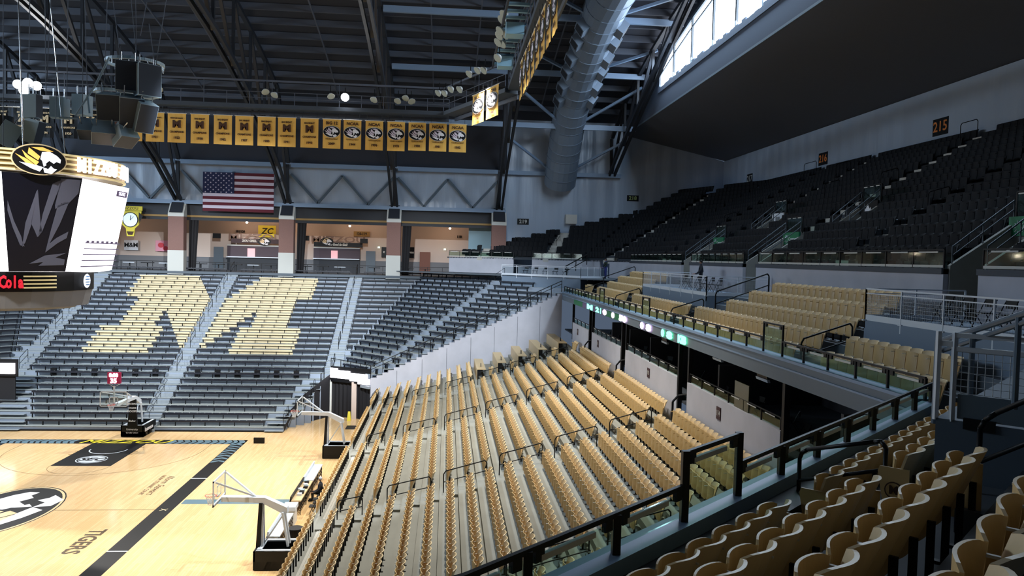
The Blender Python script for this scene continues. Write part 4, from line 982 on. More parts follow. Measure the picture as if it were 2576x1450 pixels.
for q, f in enumerate((.43,)):
    p = F2+(F3-F2)*f+NC*3.4; t = thing('advert_board', 'white board with two dark round emblems above the far corner stairwell', 'sign', (p.x, p.y, 15.2))
    o = V((p.x, p.y, 14.9))-u32*1.2; MB().obox(o, u32*2.4, NC*.08, V((0, 0, .7))).build('panel', 'white', t)
    for e in (.7, 1.7): c = o+u32*e-NC*.01+V((0, 0, .35)); MB().disc(c, u32*.26, V((0, 0, .26)), 16).build('emblem', 'black', t)
# short handrails in the upper aisles
for q, (x, y, kk) in enumerate(((46.9, -.7, 9), (44, -9.5, 5), (48.5, -9.5, 10), (47, 5.9, 9), (50.2, 10.7, 13), (51.4, -.7, 15), (51.4, 18.2, 15), (45, 18.2, 6), (51.4, -9.5, 15))):
    z = UZZ(min(kk, 15)); loop_rail((x-.5, y, z), (x+.5, y, z+.3), .95, f'thin handrail in an aisle high in the black seats, {ordn(q)}', 'handrails high in the black seats', mid=False, m='blackseat')
for q, (f, k) in enumerate(((3.6, 3), (3.6, 9), (3.6, 14), (11.0, 3), (11., 5))):
    p = F2+u32*f+NC*(.84*k); z = UZZ(k); r_ = p+NC*1.2
    if r_.y < YW: loop_rail((p.x, p.y, z), (r_.x, r_.y, z+.6), .95, f'black handrail on the far corner stairs of the upper deck, {ordn(q)}', 'handrails of the far corner stairs')
# steps with rails from the far corner platform up to the deck
t = thing('stair_railing', 'black double railing of the short stair behind the far corner platform', 'handrail', (31, 33, 12.1))
p, q = at(1420, 672, 'y', 33), at(1478, 640, 'y', 33)
MB().tube(p, q, .05).tube(p-V((0, 0, .5)), q-V((0, 0, .5)), .04).build('rail', 'black', t)
for f in (.1, .5, .98): r_ = p+(q-p)*f; MB().tube(r_, r_-V((0, 0, 1)), .04).build('post', 'black', t)
# ============================================================ right wall, end wall, soffit, clerestory
ZS0, ZS1, XS = 24.95, 27.4, 41.7
struct(MB().box((XW, -46, 13), (XW+.3, 42.3, ZS0)).build('wall_right', 'siding'))
struct(MB().add([(28.9, 42, 12), (XW, 42, 12), (XW, 42, ZS0), (XS, 42, 27.9), (XS, 42, 36), (28.9, 42, 36)], [(0, 1, 2, 3, 4, 5)]).build('wall_far', 'siding'))
struct(MB().prism([(XW+.3, -46, ZS0), (XW+.3, 42, ZS0), (XS, 42, ZS1), (XS, -46, ZS1)], (0, 0, .15)).build('ceiling', 'soffit'))
struct(MB().box((XS-.02, -46, ZS1-.02), (XS+.04, 42, ZS1+.14)).build('trim_6', 'fascia'))
def zroof(y): return 35.7-.0040*y*y
WB = 29.42
struct(MB().box((XS, -46, ZS1), (XS+.25, 42, WB)).box((XS, 28.8, WB), (XS+.25, 42, 36)).build('wall_clerestory', mat('upper_wall', (70, 78, 92), .8)))
# ragged fold of insulation along the sill
mb = MB(); random.seed(11); y = -40
while y < 28: h = random.uniform(.1, .35); mb.box((XS-.1, y, WB-.3), (XS+.02, y+.7, WB+h)); y += .7
struct(mb.build('trim_7', mat('upper_wall', (70, 78, 92), .8)))
MUL = [28.5, 24.1, 19.2, 14.2, 9.6, 5.1, .6, -3.9, -8.4, -12.9, -17.4]
for q in range(len(MUL)-1):
    y1, y0 = MUL[q], MUL[q+1]; t = thing(f'window_{q+1}', None, None, (XS, y0, WB)); t['kind'] = 'structure'
    z0, z1 = zroof(y0)-1.0, zroof(y1)-1.0
    MB().add([(XS+.12, y0, WB), (XS+.12, y1, WB), (XS+.12, y1, z1), (XS+.12, y0, z0)], [(0, 1, 2, 3)]).build('pane', 'window', t)
    mb = MB(); mb.bar((XS+.05, y1, WB), (XS+.05, y1, z1+.1), .16, .22).bar((XS+.05, y0, z0), (XS+.05, y1, z1), .2, .25)
    zz0, zz1 = z0-.75, z1-.75; mb.bar((XS+.05, y0, zz0), (XS+.05, y1, zz1), .1, .12); mb.build('window_frame', 'fascia', t)
mb = MB()
for q in range(len(MUL)-1):
    y1, y0 = MUL[q], MUL[q+1]; mb.add([(XS+.1, y0, zroof(y0)-.95), (XS+.1, y1, zroof(y1)-.95), (XS+.1, y1, zroof(y1)+.3), (XS+.1, y0, zroof(y0)+.3)], [(0, 1, 2, 3)])
struct(mb.build('wall_clerestory', mat('upper_wall', (70, 78, 92), .8)))
def plate(s_, c, right, w_, h, label, m='otext'):
    c = V(c); r_ = V(right).normalized(); n = r_.cross(V((0, 0, 1))); t = thing('section_sign', label, 'sign', c, 0)
    MB().obox(c-r_*w_/2-V((0, 0, h/2)), r_*w_, n*.03, V((0, 0, h))).build('plate', 'black', t)
    text(s_, c+n*.036, r_, (0, 0, 1), h*.85, m, t, sx=1.05, bold=.012)
plate('215', (XW, 4.1, 22.5), (0, -1, 0), 1.5, 1.05, 'black plate reading 215 on the right wall, nearest the camera')
plate('216', (XW, 19.1, 22.4), (0, -1, 0), 1.5, 1.0, 'black plate reading 216, second plate along the right wall')
plate('217', (XW, 34.4, 22.3), (0, -1, 0), 1.4, 1.0, 'faint plate reading 217 near the far corner of the right wall', 'offwhite')
plate('219', (30.8, 42, 17.7), (1, 0, 0), 1.25, .65, 'black plate reading 219 low on the far white wall', 'offwhite')
plate('218', (42.8, 42, 20.6), (1, 0, 0), 1.3, .65, 'dark green plate reading 218 on the far white wall', mat('lime_lettering', (170, 190, 120), .6))
t = tag(MB().box((35.4, 41.4, 17.6), (36.6, 42, 18.6)).build('wall_cabinet', 'offwhite'), 'pale box cabinet standing against the far white wall', 'cabinet')
# ============================================================ far end: columns, band, concourse
struct(MB().box((-34, 42.0, 18.75), (28.9, 42.2, 23.2)).build('wall_far', 'siding'))
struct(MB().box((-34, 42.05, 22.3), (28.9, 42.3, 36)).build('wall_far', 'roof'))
struct(MB().box((-34, 41.6, 18.55), (28.9, 41.9, 18.95)).build('trim_8', 'blue'))
struct(MB().box((-34, 40.9, 11.3), (28.9, 51, 11.55)).build('floor', 'deck'))
struct(MB().box((-34, 50, 11.5), (29, 50.2, 17.2)).build('wall_concourse', 'cream'))
struct(MB().box((-34, 49.7, 11.5), (29, 50, 13.0)).build('baseboard_far', mat('wainscot', (110, 112, 116), .7)))
struct(MB().box((-34, 42.2, 17.2), (29, 50.3, 17.4)).build('ceiling', 'tan'))
struct(MB().box((-34, 42.3, 16.9), (29, 42.6, 18.6)).build('wall_bulkhead', 'truss'))
struct(MB().box((25.0, 44, 11.6), (28.9, 44.2, 17.7)).build('wall_concourse', mat('light_blue_wall', (132, 160, 172), .6)))
for q, (x0, x1) in enumerate(((-6.1, -4.5), (5.1, 6.65), (16.25, 17.75), (27.35, 28.95), (-17.3, -15.7))):
    nm = ['second from the left, beside the flag', 'between the flag and the orange lit sign', 'third brick one from the left', 'last one beside the white wall', 'hidden behind the scoreboard'][q]
    t = thing('brick_column', f'square brick column on a pale base, {nm}', 'column', (x0, 41.0, 11.5), 0, 'brick columns of the far concourse')
    MB().box((x0, 41.0, 11.2), (x1, 42.0, 13.7)).build('base', 'offwhite', t); MB().box((x0+.02, 41.02, 13.7), (x1-.02, 42.0, 17.2)).build('brick_shaft', 'brick', t)
    mb = MB(); mb.prism([(x0, 41.0, 17.2), (x0, 42, 17.2), (x0, 42.0, 19.0), (x0, 41.9, 19.0), (x0, 41.0, 17.5)], (x1-x0, 0, 0)); mb.build('sloped_cap', 'offwhite', t)
    MB().prism([(x0+.15, 40.98, 17.6), (x0+.2, 41.87, 19.02), (x1-.2, 41.87, 19.02), (x1-.15, 40.98, 17.6)], (0, -.04, .03)).build('cap_recess', 'truss', t)
    o = MB(); 
    for i in range(6): o.prism([(x1+.05+.12*i, 42.4+.1*(i % 2), 11.6), (x1+.17+.12*i, 42.45, 11.6), (x1+.3+.17*i, 42.45, 18.5), (x1+.13+.17*i, 42.4+.1*(i % 2), 18.5)], (0, .06, 0))
    tag(o.build('black_drape', 'curtain'), f'black drape hanging beside the brick column, {nm.split(",")[0]}', 'curtain')
    # zigzag members above each column
    mb = MB(); xc = (x0+x1)/2
    for a, b in (((xc, 41.4, 18.9), (xc-.6, 41.4, 22.6)), ((xc, 41.4, 18.9), (xc+.6, 41.4, 22.6))): pass
mb = MB(); n = 0
for xc in (-16.5, -5.3, 5.85, 17.0):
    for k, (a, b, up_) in enumerate(((.3, 3.1, 0), (3.1, 5.6, 1), (5.6, 8.3, 0), (8.3, 11.0, 1))):
        za, zb = (22.0, 19.0) if not up_ else (19.0, 22.0); mb.bar((xc+a, 41.8, za), (xc+b, 41.8, zb), .22, .22)
struct(mb.build('wall_brace', mat('brace_steel', (74, 90, 104), .5)))
# flag
t = thing('national_flag', 'large red and white striped flag with starred blue corner on the far wall', 'flag', (.9, 41.3, 19.8))
x0, x1, z0, z1 = -2.7, 4.5, 17.85, 21.9; h = (z1-z0)/13; w_ = MB(); r_ = MB()
for k in range(13): (r_ if k % 2 == 0 else w_).box((x0, 41.3, z1-h*(k+1)), (x1, 41.33, z1-h*k))
r_.build('red_stripes', 'flagred', t); w_.build('white_stripes', 'flagwhite', t)
MB().box((x0, 41.27, z1-7*h), (x0+(x1-x0)*.44, 41.3, z1)).build('canton', 'navy', t)
mb = MB(); cw = (x1-x0)*.44
for r in range(9):
    for c in range(6 if r % 2 == 0 else 5):
        cx = x0+cw*(c+.5+(.5 if r % 2 else 0))/6; cz = z1-7*h*(r+.5)/9; pts = []
        for i in range(10): a = math.pi/2+i*math.pi/5; q = .1 if i % 2 == 0 else .042; pts.append((cx+q*math.cos(a), 41.26, cz+q*math.sin(a)))
        MB().add(pts, [tuple(range(10))]).build('star', 'flagwhite', t)
# concourse signs
def fsign(u0, v0, u1, v1, y, pm, s_, tm, label, size=None, cat='sign', name='wall_sign', shear=0, sx=1):
    a, b = at(u0, v0, 'y', y), at(u1, v1, 'y', y); t = thing(name, label, cat, ((a.x+b.x)/2, y, b.z)); 
    if pm: MB().box((a.x, y-.08, b.z), (b.x, y, a.z)).build('panel', pm, t)
    if s_:
        hh = size or (a.z-b.z)*.7; text(s_, ((a.x+b.x)/2, y-.09, (a.z+b.z)/2), (1, 0, 0), (0, 0, 1), hh, tm, t, bold=.02, shear=shear, sx=sx)
    return t
fsign(650, 567, 694, 598, 49.5, 'yellow', 'ZC', 'black', 'yellow banner with black letters ZC above the grill counter', shear=.2)
fsign(588, 577, 622, 589, 49.9, None, '101/120', 'black', 'small black section numbers left of the yellow banner', sx=.9)
fsign(890, 582, 930, 596, 49.8, 'tan', '120-119', 'black', 'tan sign reading 120-119 right of the middle column', sx=.85)
fsign(1135, 590, 1175, 603, 49.9, None, '118', 'black', 'small numbers 118 on the wall at the right of the concourse')
t = fsign(582, 600, 706, 614, 48.8, mat('maroon_panel', (48, 22, 28), .6), 'ZOU GRILL        ZOU', 'offwhite', 'dark fascia sign of the grill counter under the flag', sx=.95)
t = fsign(790, 609, 912, 623, 48.8, 'black', 'As Good As Gold', 'offwhite', 'dark fascia sign of the counter right of the middle column', shear=.3, sx=.8)
for u in (665, 822): c = at(u, 608, 'y', 48.7); tiger(c, (.75, 0, 0), (0, 0, .75), None, .01, ring='black').__setitem__('label', f'small striped cat emblem on the {"left" if u < 700 else "right"} counter sign'); bpy.context.collection.objects[-1]['category'] = 'emblem'
fsign(583, 592, 706, 602, 48.9, None, 'MIZZOU', mat('brown_sign', (120, 96, 84), .6), 'brown raised word over the grill counter', size=.95, sx=1.7)
fsign(790, 597, 912, 610, 48.9, None, 'MIZZOU', mat('brown_sign', (120, 96, 84), .6), 'brown raised word over the right hand counter', size=.95, sx=1.7)
for nm, (u0, v0, u1, v1) in (('left', (572, 617, 706, 648)), ('right', (789, 623, 905, 652))):
    a, b = at(u0, v0, 'y', 49), at(u1, v1, 'y', 49); t = thing('concession_counter', f'{nm} concession counter opening in the far concourse wall', 'counter', ((a.x+b.x)/2, 49, b.z))
    MB().box((a.x, 49, b.z), (b.x, 49.7, a.z)).build('opening', mat('dim_interior', (74, 62, 70), .7), t); MB().box((a.x, 48.5, b.z-.12), (b.x, 49.1, b.z)).build('ledge', 'white', t); MB().box((a.x, 48.95, a.z-.05), (b.x, 49.05, a.z+.08)).build('header', 'offwhite', t)
    w3 = (b.x-a.x); MB().box((a.x+w3*.38, 48.9, b.z), (a.x+w3*.52, 49.0, a.z-.3)).build('menu_panel', mat('pink_glow', (230, 170, 175), .5, emit=.5), t)
    MB().box((a.x, 49, 11.55), (b.x, 49.2, b.z-.12)).build('front', 'truss', t)
a, b = at(810, 545, 'y', 46), at(922, 563, 'y', 46); t = thing('hanging_display', 'wide dark hanging display with orange lit ends in the concourse', 'display', ((a.x+b.x)/2, 46, b.z))
MB().box((a.x, 46, b.z), (b.x, 46.3, a.z)).build('case', mat('maroon_panel', (48, 22, 28), .6), t)
for f0, f1, m in ((.02, .3, (240, 170, 90)), (.74, .98, (250, 160, 30))): MB().box((a.x+(b.x-a.x)*f0, 45.95, b.z+.08), (a.x+(b.x-a.x)*f1, 46, a.z-.05)).build('lit_panel', mat('orange_panel%d' % m[1], m, .5, emit=1.2), t)
text('MIZZOU', (a.x+(b.x-a.x)*.16, 45.93, (a.z+b.z)/2), (1, 0, 0), (0, 0, 1), .4, 'darktext', t); text('CONCESSIONS\nRESTROOMS', (a.x+(b.x-a.x)*.52, 45.93, (a.z+b.z)/2), (1, 0, 0), (0, 0, 1), .27, 'offwhite', t); text('110-118', (a.x+(b.x-a.x)*.86, 45.93, (a.z+b.z)/2), (1, 0, 0), (0, 0, 1), .36, 'darktext', t)
fsign(313, 604, 348, 630, 49.6, 'white', 'M&M', 'black', 'framed white poster with black letters on the far left concourse wall', size=.7)
t = fsign(392, 605, 428, 633, 49.6, mat('pink_poster', (220, 150, 170), .6), None, None, 'pink and red poster beside the second column')
c = at(405, 617, 'y', 49.5); MB().disc(c, (.35, 0, 0), (0, 0, .3), 12).disc(c+V((.5, 0, -.35)), (.3, 0, 0), (0, 0, .25), 12).build('blotch', 'red', t)
# clock
c = at(327, 553, 'y', 41.5); t = thing('wall_clock', 'white faced clock in a yellow shield frame left of the second column', 'clock', c)
MB().prism([c+V((x, .1, z)) for x, z in ((-1.1, .9), (1.1, .9), (.85, -.5), (.45, -.9), (.35, -1.7), (-.35, -1.7), (-.45, -.9), (-.85, -.5))], (0, .15, 0)).build('shield', 'yellow', t)
MB().disc(c+V((0, .07, 0)), (.78, 0, 0), (0, 0, .78), 28).build('rim', 'black', t); MB().disc(c+V((0, .05, 0)), (.7, 0, 0), (0, 0, .7), 28).build('face', mat('clock_face', (215, 228, 240), .5, emit=.4), t)
MB().bar(c+V((0, .03, 0)), c+V((.06, .03, .45)), .05, .02).bar(c+V((0, .03, -.05)), c+V((.34, .03, .36)), .03, .02).build('hand', 'black', t)
MB().box((c.x-1.15, c.y+.05, c.z+.95), (c.x+1.2, c.y+.2, c.z+1.4)).build('header', 'yellow', t); text('MIZZOU', (c.x, c.y+.04, c.z+1.17), (1, 0, 0), (0, 0, 1), .42, 'darktext', t)
for k in range(4):
    for s_ in (-1, 1): MB().prism([c+V((s_*(.85+.1*k), .06, .8-.1*k)), c+V((s_*(.95+.1*k), .06, .7-.1*k)), c+V((s_*.82, .06, -.1-.12*k))], (0, .03, 0)).build('stripe', 'black', t)
MB().prism([c+V((x, .05, z)) for x, z in ((-.35, -1.2), (.35, -1.2), (.2, -1.55), (-.2, -1.55))], (0, .05, 0)).build('badge', 'darktext', t)
# concourse small things: doors, posters, monitors, lights
for q, (u0, v0, u1, v1, m, nm, lb) in enumerate(((921, 632, 944, 662, 'fascia', 'door_1', 0), (538, 621, 562, 650, 'fascia', 'door_2', 0), (1056, 634, 1082, 664, mat('brown_door', (110, 62, 44), .6), 'door_3', 0))):
    a, b = at(u0, v0, 'y', 49.6), at(u1, v1, 'y', 49.6); struct(MB().box((a.x, 49.55, 11.6), (b.x, 49.65, a.z)).build(nm, m))
for q, (u0, v0, u1, v1, lab, m) in enumerate(((1023, 622, 1042, 650, 'dark poster with pale title in the right concourse bay', 'black'), (960, 622, 972, 648, 'narrow black poster beside the third column', 'black'), (1310, 0, 0, 0, '', ''))):
    if lab: fsign(u0, v0, u1, v1, 49.5, m, 'TIGERS' if q == 0 else 'Z', 'offwhite', lab, size=.25)
for q, (u, v) in enumerate(((545, 594), (768, 600), (915, 607))):
    c = at(u, v, 'y', 48); tag(MB().box((c.x-.4, 47.9, c.z-.25), (c.x+.45, 48.05, c.z+.3)).build('wall_monitor', 'black'), f'small black monitor on the concourse wall, {ordn(q)} from the left', 'monitor', 'black monitors on the concourse wall')
for q, (u, v) in enumerate(((621, 560), (696, 554), (880, 569), (945, 561), (1132, 575), (760, 560))):
    c = at(u, v, 'y', 47.5); t = thing('pendant_lamp', f'small warm lamp under the concourse ceiling, {ordn(q)} from the left', 'lamp', c, 0, 'warm lamps of the concourse')
    MB().tube(c+V((0, 0, .1)), c+V((0, 0, .5)), .12, 10).tube(c+V((0, 0, .5)), V((c.x, c.y, 17.2)), .02, 6).build('housing', 'black', t); MB().ball(c, .13, .13, .11, 10, 6).build('bulb', 'downlight', t)
    point(c-V((0, .3, .3)), 60, (1, .72, .52))
point((-13, 46.5, 15.5), 70, (1, .72, .55)); point((0, 46.5, 15.5), 50, (1, .7, .55)); point((21, 46.5, 15.5), 60, (1, .70, .5))
for q, (u, v) in enumerate(((953, 623), (1119, 628))):
    c = at(u, v, 'y', 49.4); tag(MB().box((c.x-.12, 49.35, c.z-.08), (c.x+.12, 49.4, c.z+.1)).build('exit_sign', mat('exit_glow', (210, 255, 220), .5, emit=3)), f'small lit exit sign on the concourse wall, {["left", "right"][q]} one', 'sign')
random.seed(2)
for k in range(22):
    x = -13+k*1.85
    if any(abs(x-c) < 1.3 for c in (-5.3, 5.9, 17, 28)): continue
    if x > 22: continue
    t = thing('high_table', f'dark table in the far concourse, {ordn(k)} from the left', 'table', (x, 44.5, 11.55), 0, 'dark tables of the far concourse')
    MB().box((x-.6, 44, 12.25), (x+.6, 44.6, 12.32)).build('table_top', 'white' if k in (1, 3, 8, 13) else 'black', t); MB().bar((x, 44.3, 11.55), (x, 44.3, 12.25), .1, .1).build('leg', 'black', t)
t = thing('concourse_rail', 'long black railing behind the top row of far benches', 'railing', (0, 42.8, 11.55))
MB().bar((-30, 42.7, 12.5), (24, 42.7, 12.5), .06, .06).build('rail', 'black', t)
for k in range(34): MB().bar((-29+1.6*k, 42.7, 11.55), (-29+1.6*k, 42.7, 12.5), .05, .05).build('post', 'black', t)
# ============================================================ roof
def zb(y): return 30.9-.00673*y*y
mb = MB(); ys = [-46+2*k for k in range(45)]; ys = [y for y in ys if y < 42.4]+[42.4]
for a, b in zip(ys[:-1], ys[1:]): mb.quad((-36, a, zroof(a)), (XS+.3, a, zroof(a)), (XS+.3, b, zroof(b)), (-36, b, zroof(b)))
struct(mb.build('ceiling', 'roof'))
k = 0; y = -8
while y < 41:
    tag(MB().box((-34, y-.1, zroof(y)-.55), (XS, y+.1, zroof(y)-.03)).build('roof_joist', 'purlin'), f'long grey roof joist crossing the hall, {ordn(k)} counted from the camera', 'roof beam', 'roof joists across the hall'); y += 2.35; k += 1
for q, x in enumerate((-11, -1.5, 2, 11.5, 21, 25, 32)):
    mb = MB(); yy = [-10+4*i for i in range(13)]
    for a, b in zip(yy[:-1], yy[1:]): mb.bar((x, a, zroof(a)-.6), (x, b, zroof(b)-.6), .1, .12)
    tag(mb.build('roof_bridging', 'purlin'), f'thin roof member running toward the far wall, {ordn(q)} from the left', 'roof beam', 'thin roof members')
def truss(xc, ytop, nm, foot=True, yfoot=41.7, zf=19.0, zfun=zb):
    t = thing('roof_truss', f'dark arched roof truss {nm}', 'roof truss', (xc, yfoot, zf), 0, 'arched roof trusses')
    ys = [yfoot]+[36-5.2*i for i in range(10) if 36-5.2*i > ytop]
    mb = MB(); bot = [V((xc, y, zfun(y))) for y in ys]; bot[0] = V((xc, yfoot, zf)); top = [V((xc, y, zroof(y)-.75)) for y in ys]; top[0] = V((xc, yfoot, zf+4.2))
    m1 = MB(); 
    for dx in (-.28, .28):
        for a, b in zip(bot[:-1], bot[1:]): m1.bar(a+V((dx, 0, 0)), b+V((dx, 0, 0)), .22, .38)
    m1.build('bottom_chord', 'truss', t); m2 = MB()
    for a, b in zip(top[:-1], top[1:]): m2.bar(a, b, .34, .34)
    m2.build('top_chord', 'truss', t)
    for i in range(len(ys)-1):
        MB().bar(bot[i], top[i+1], .24, .24).build('web', 'truss', t)
        if i: MB().bar(bot[i], top[i], .22, .22).build('web', 'truss', t)
    MB().bar(bot[0], V((xc-.1, yfoot, zf+4)), .3, .3).build('web', 'truss', t)
    return t
truss(-5.3, -12, 'landing on the column left of the flag'); truss(5.87, -12, 'landing on the column right of the flag'); truss(17.0, -12, 'landing on the third brick column')
truss(28.15, -14, 'landing on the last column beside the white wall'); truss(-16.5, -8, 'at the far left behind the speakers')
truss(40.3, -10, 'ending at the foot of the clerestory wall', zf=22.9, zfun=lambda y: 22.9+(42-y)*.42-.0009*(42-y)**2)
# struts between the trusses
ST = [(41.5, 22.9), (35.6, 27.0), (30.5, 31.0), (20.3, 33.0)]
def strut(x0, x1, y, z, lab, m='blue', h=.5):
    tag(MB().box((x0, y-.13, z-h/2), (x1, y+.13, z+h/2)).build('strut_beam', m), lab, 'roof beam', 'level beams between the trusses')
for k, (y, z) in enumerate(ST):
    for a, b, nm in ((-16.2, -5.6, 'leftmost bay'), (-5., 5.6, 'second bay'), (6.2, 16.7, 'third bay'), (17.3, 27.9, 'fourth bay'), (28.5, 41.3, 'right bay beside the windows')):
        if k in (2, 3) and a < 17 : continue
        strut(a, b, y, z, f'level steel beam between trusses, {["lowest", "second lowest", "third", "highest"][k]} one of the {nm}', 'blue' if a > 16 or k < 1 else 'purlin', .42 if k < 1 else .5)
    if k:
        y2, z2 = ST[k-1]; xm = 34.6
        # V braces meeting under the duct
    xm = 34.6; yn, zn = ST[k]; dy = 3.6
    for sx in (-1, 1):
        xe = xm+sx*6.2; p = V((xm+sx*.6, yn-.1, zn+.1)); q_ = V((xe, yn-4.4, zn+3.2 if k < 2 else min(zn+2.4, zroof(yn-4.4)-.6)))
        tag(MB().bar(p, q_, .22, .22).build('duct_brace', 'blue'), f'slanting brace under the big duct, {["lowest", "second lowest", "third", "highest"][k]} {"left" if sx < 0 else "right"} one', 'brace', 'braces of the big duct')
# big duct
t = thing('air_duct', 'huge round air duct curving up toward the roof beside the windows', 'air duct', (34.6, 41, 23))
pts = [(34.6, 41.3, 21.9), (34.6, 39.3, 24.6), (34.6, 36.5, 27.3), (34.6, 33., 29.6), (34.6, 28.5, 31.3), (34.6, 23.5, 32.6), (34.6, 18, 33.6), (34.6, 10, 34.2)]
NP_ = 20; mb = MB(); mr = MB(); rings = []
for i, p in enumerate(pts):
    p = V(p); a = V(pts[max(i-1, 0)]); b = V(pts[min(i+1, len(pts)-1)]); d = (b-a).normalized(); x = V((1, 0, 0)); yv = d.cross(x).normalized()
    rings.append([p+(x*math.cos(2*math.pi*j/NP_)+yv*math.sin(2*math.pi*j/NP_))*1.7 for j in range(NP_)])
for a, b in zip(rings[:-1], rings[1:]):
    for j in range(NP_): mb.quad(a[j], a[(j+1) % NP_], b[(j+1) % NP_], b[j])
mb.add(rings[0], [tuple(range(NP_))]); mb.build('duct_body', 'duct', t, smooth=True)
for i in range(len(pts)-1):
    for f in (.33, .66, 1):
        p, q_ = V(pts[i]), V(pts[i+1]); c = p+(q_-p)*f; d = (q_-p).normalized(); MB().tube(c-d*.04, c+d*.04, 1.74, 24).build('seam_band', 'duct', t)
for i in (3, 4, 5):
    for f in (.2, .65):
        p, q_ = V(pts[i]), V(pts[i+1]); c = p+(q_-p)*f; d = (q_-p).normalized(); x = V((1, 0, 0)); yv = x.cross(d)
        for an in (-2.55, -.6):
            e = x*math.cos(an)+yv*math.sin(an); 
            e = V((math.cos(an), 0, math.sin(an))); s_ = d.cross(e).normalized()
            o = MB().obox(c+e*1.45-d*.6-s_*.5, d*1.2, s_*1.0, e*.8).build('air_nozzle', 'duct', t)
            WM[o.name] = WM[t.name]; MB().obox(c+e*2.26-d*.45-s_*.4, d*.9, s_*.8, e*.01).build('grille', 'truss', o)
# small louvre unit by the windows
c = at(1650, 75, 'y', 26); t = thing('louvre_platform', 'pale louvred grating hung in front of the windows', 'grating', c)
for k in range(5): MB().box((c.x-1.9+.0, 24+k*.9, c.z-.1+k*.22), (c.x+2.6, 24.6+k*.9, c.z+k*.22)).build('louvre', mat('pale_blue', (130, 170, 190), .5), t)
MB().box((c.x-.8, 24, c.z+.3), (c.x+1.6, 24.1, c.z+1.1)).build('rail_frame', 'blue', t)
# ============================================================ catwalk ring with banners and lamps
CY = 20.3; CZ = 24.9
cw = thing('catwalk', 'long dark catwalk with thin railings above the row of banners', 'catwalk', (0, CY, CZ))
def cat(a, b, nm):
    a, b = V(a), V(b); L = (b-a).length; n = max(2, int(L/1.7)); u = (b-a)/L; s_ = V((u.y, -u.x, 0)); mb = MB()
    MB().obox(a-s_*.55, b-a, s_*1.1, V((0, 0, .3))).build('walkway', mat('catwalk_steel', (56, 64, 74), .6), cw); MB().bar(a-s_*.55+V((0, 0, -.2)), b-s_*.55+V((0, 0, -.2)), .1, .28).build('edge_beam', 'purlin', cw)
    for z in (.8, 1.25): mb.bar(a+s_*.5+V((0, 0, z)), b+s_*.5+V((0, 0, z)), .04, .04)
    MB().bar(a+s_*.5+V((0, 0, 2.1)), b+s_*.5+V((0, 0, 2.1)), .1, .14).build('conduit', 'purlin', cw)
    mb.build('rail', 'purlin', cw)
    for k in range(n+1): MB().bar(a+u*(L*k/n)+s_*.5, a+u*(L*k/n)+s_*.5+V((0, 0, 1.25 if k % 3 else 2.1)), .05, .05).build('post', 'purlin', cw)
cat((-22, CY+.5, CZ), (22.6, CY+.5, CZ), 'far'); cat((22.6, CY+.3, CZ), (26.9, 12.5, CZ+.3), 'corner'); cat((27.2, 12.5, CZ+.5), (27.2, -14, CZ+.8), 'right')
YEARS = [('BIG EIGHT', 'CHAMPIONS', y) for y in ('1980', '1984', '1994', '1983', '1930', '1920')]
B = [(5, '1976', 0), (57, '1984', 0), (112, '1994', 0), (172, '1920', 0), (228, '1918', 0), (285, '1940', 0), (335, '1939', 0), (390, '1921', 1), (445, '1922', 1), (503, '1930', 1), (561, '1982', 1), (615, '1987', 1), (671, '1980', 1), (722, '1991', 1), (779, '1993', 1),
     (835, '2009', 2), (887, '1944', 3), (942, '1976', 3), (997, '1978', 3), (1050, '1980', 3), (1102, '1981', 3), (1152, '1982', 3)]
def banner(c, right, w_, h, year, kind, label, dark=False):
    c = V(c); r = V(right).normalized(); n = r.cross(V((0, 0, 1))); bl = n*.012
    t = thing('championship_banner', label, 'banner', c, 0, 'championship banners on the catwalk'); cols = 5; mb = MB()
    for i in range(cols):
        for j in range(6):
            f = lambda i, j: c+r*w_*(i/cols-.5)+V((0, 0, -h*j/6))-bl*1.5*math.sin(i*1.9+j*.6)
            mb.quad(f(i, j), f(i, j+1), f(i+1, j+1), f(i+1, j))
    mb.build('cloth', 'black' if dark else 'bannergold', t)
    MB().tube(c-r*w_*.54, c+r*w_*.54, .03).build('top_bar', 'offwhite', t)
    MB().tube(c-r*w_*.4, c-r*w_*.4+V((0, 0, .5)), .012).tube(c+r*w_*.4, c+r*w_*.4+V((0, 0, .5)), .012).build('cord', 'black', t)
    q = c+n*.045; tm = 'benchgold' if dark else 'darktext'; Z = V((0, 0, 1))
    if kind <= 1:
        text('BIG EIGHT' if year > '1922' else 'MISSOURI VALLEY', q-Z*h*.17, r, Z, .17 if year > '1922' else .12, tm, t, bold=.006); text('M', q-Z*h*.38, r, Z, .72, tm, t, sx=1.1, bold=.045)
        text('CHAMPIONS', q-Z*h*.64, r, Z, .2, tm, t, bold=.006, sx=.9); 
        for s_ in (-1, 1): pass
    else:
        text('BIG 12' if kind == 2 else 'NCAA', q-Z*h*.14, r, Z, .32, tm, t, bold=.01); tiger(q-Z*h*.43, r*w_*.49, Z*w_*.55, t, .006, ring='offwhite', gold='flagwhite')
        text('TOURNAMENT', q-Z*h*.68, r, Z, .16, tm, t, sx=.9)
    text(year, q-Z*h*.84, r, Z, .24, tm, t, bold=.01); return t
for k, (u, yr, kd) in enumerate(B):
    vt = 283+(u-393)*.0385; p = at(u, vt, 'y', 20.); q_ = at(u, vt+74-(u > 1000)*3, 'y', 20.)
    kn = {0: 'banner with a block letter M partly behind the speakers', 1: 'gold banner with a brown block letter M', 2: 'gold banner reading BIG 12 over a cat emblem', 3: 'gold banner reading NCAA over a cat emblem'}[kd]
    banner(p, (1, 0, 0), 1.36, (p.z-q_.z), yr, kd, f'{"dark " if k < 5 else ""}{kn}, year {yr}', dark=k < 5)
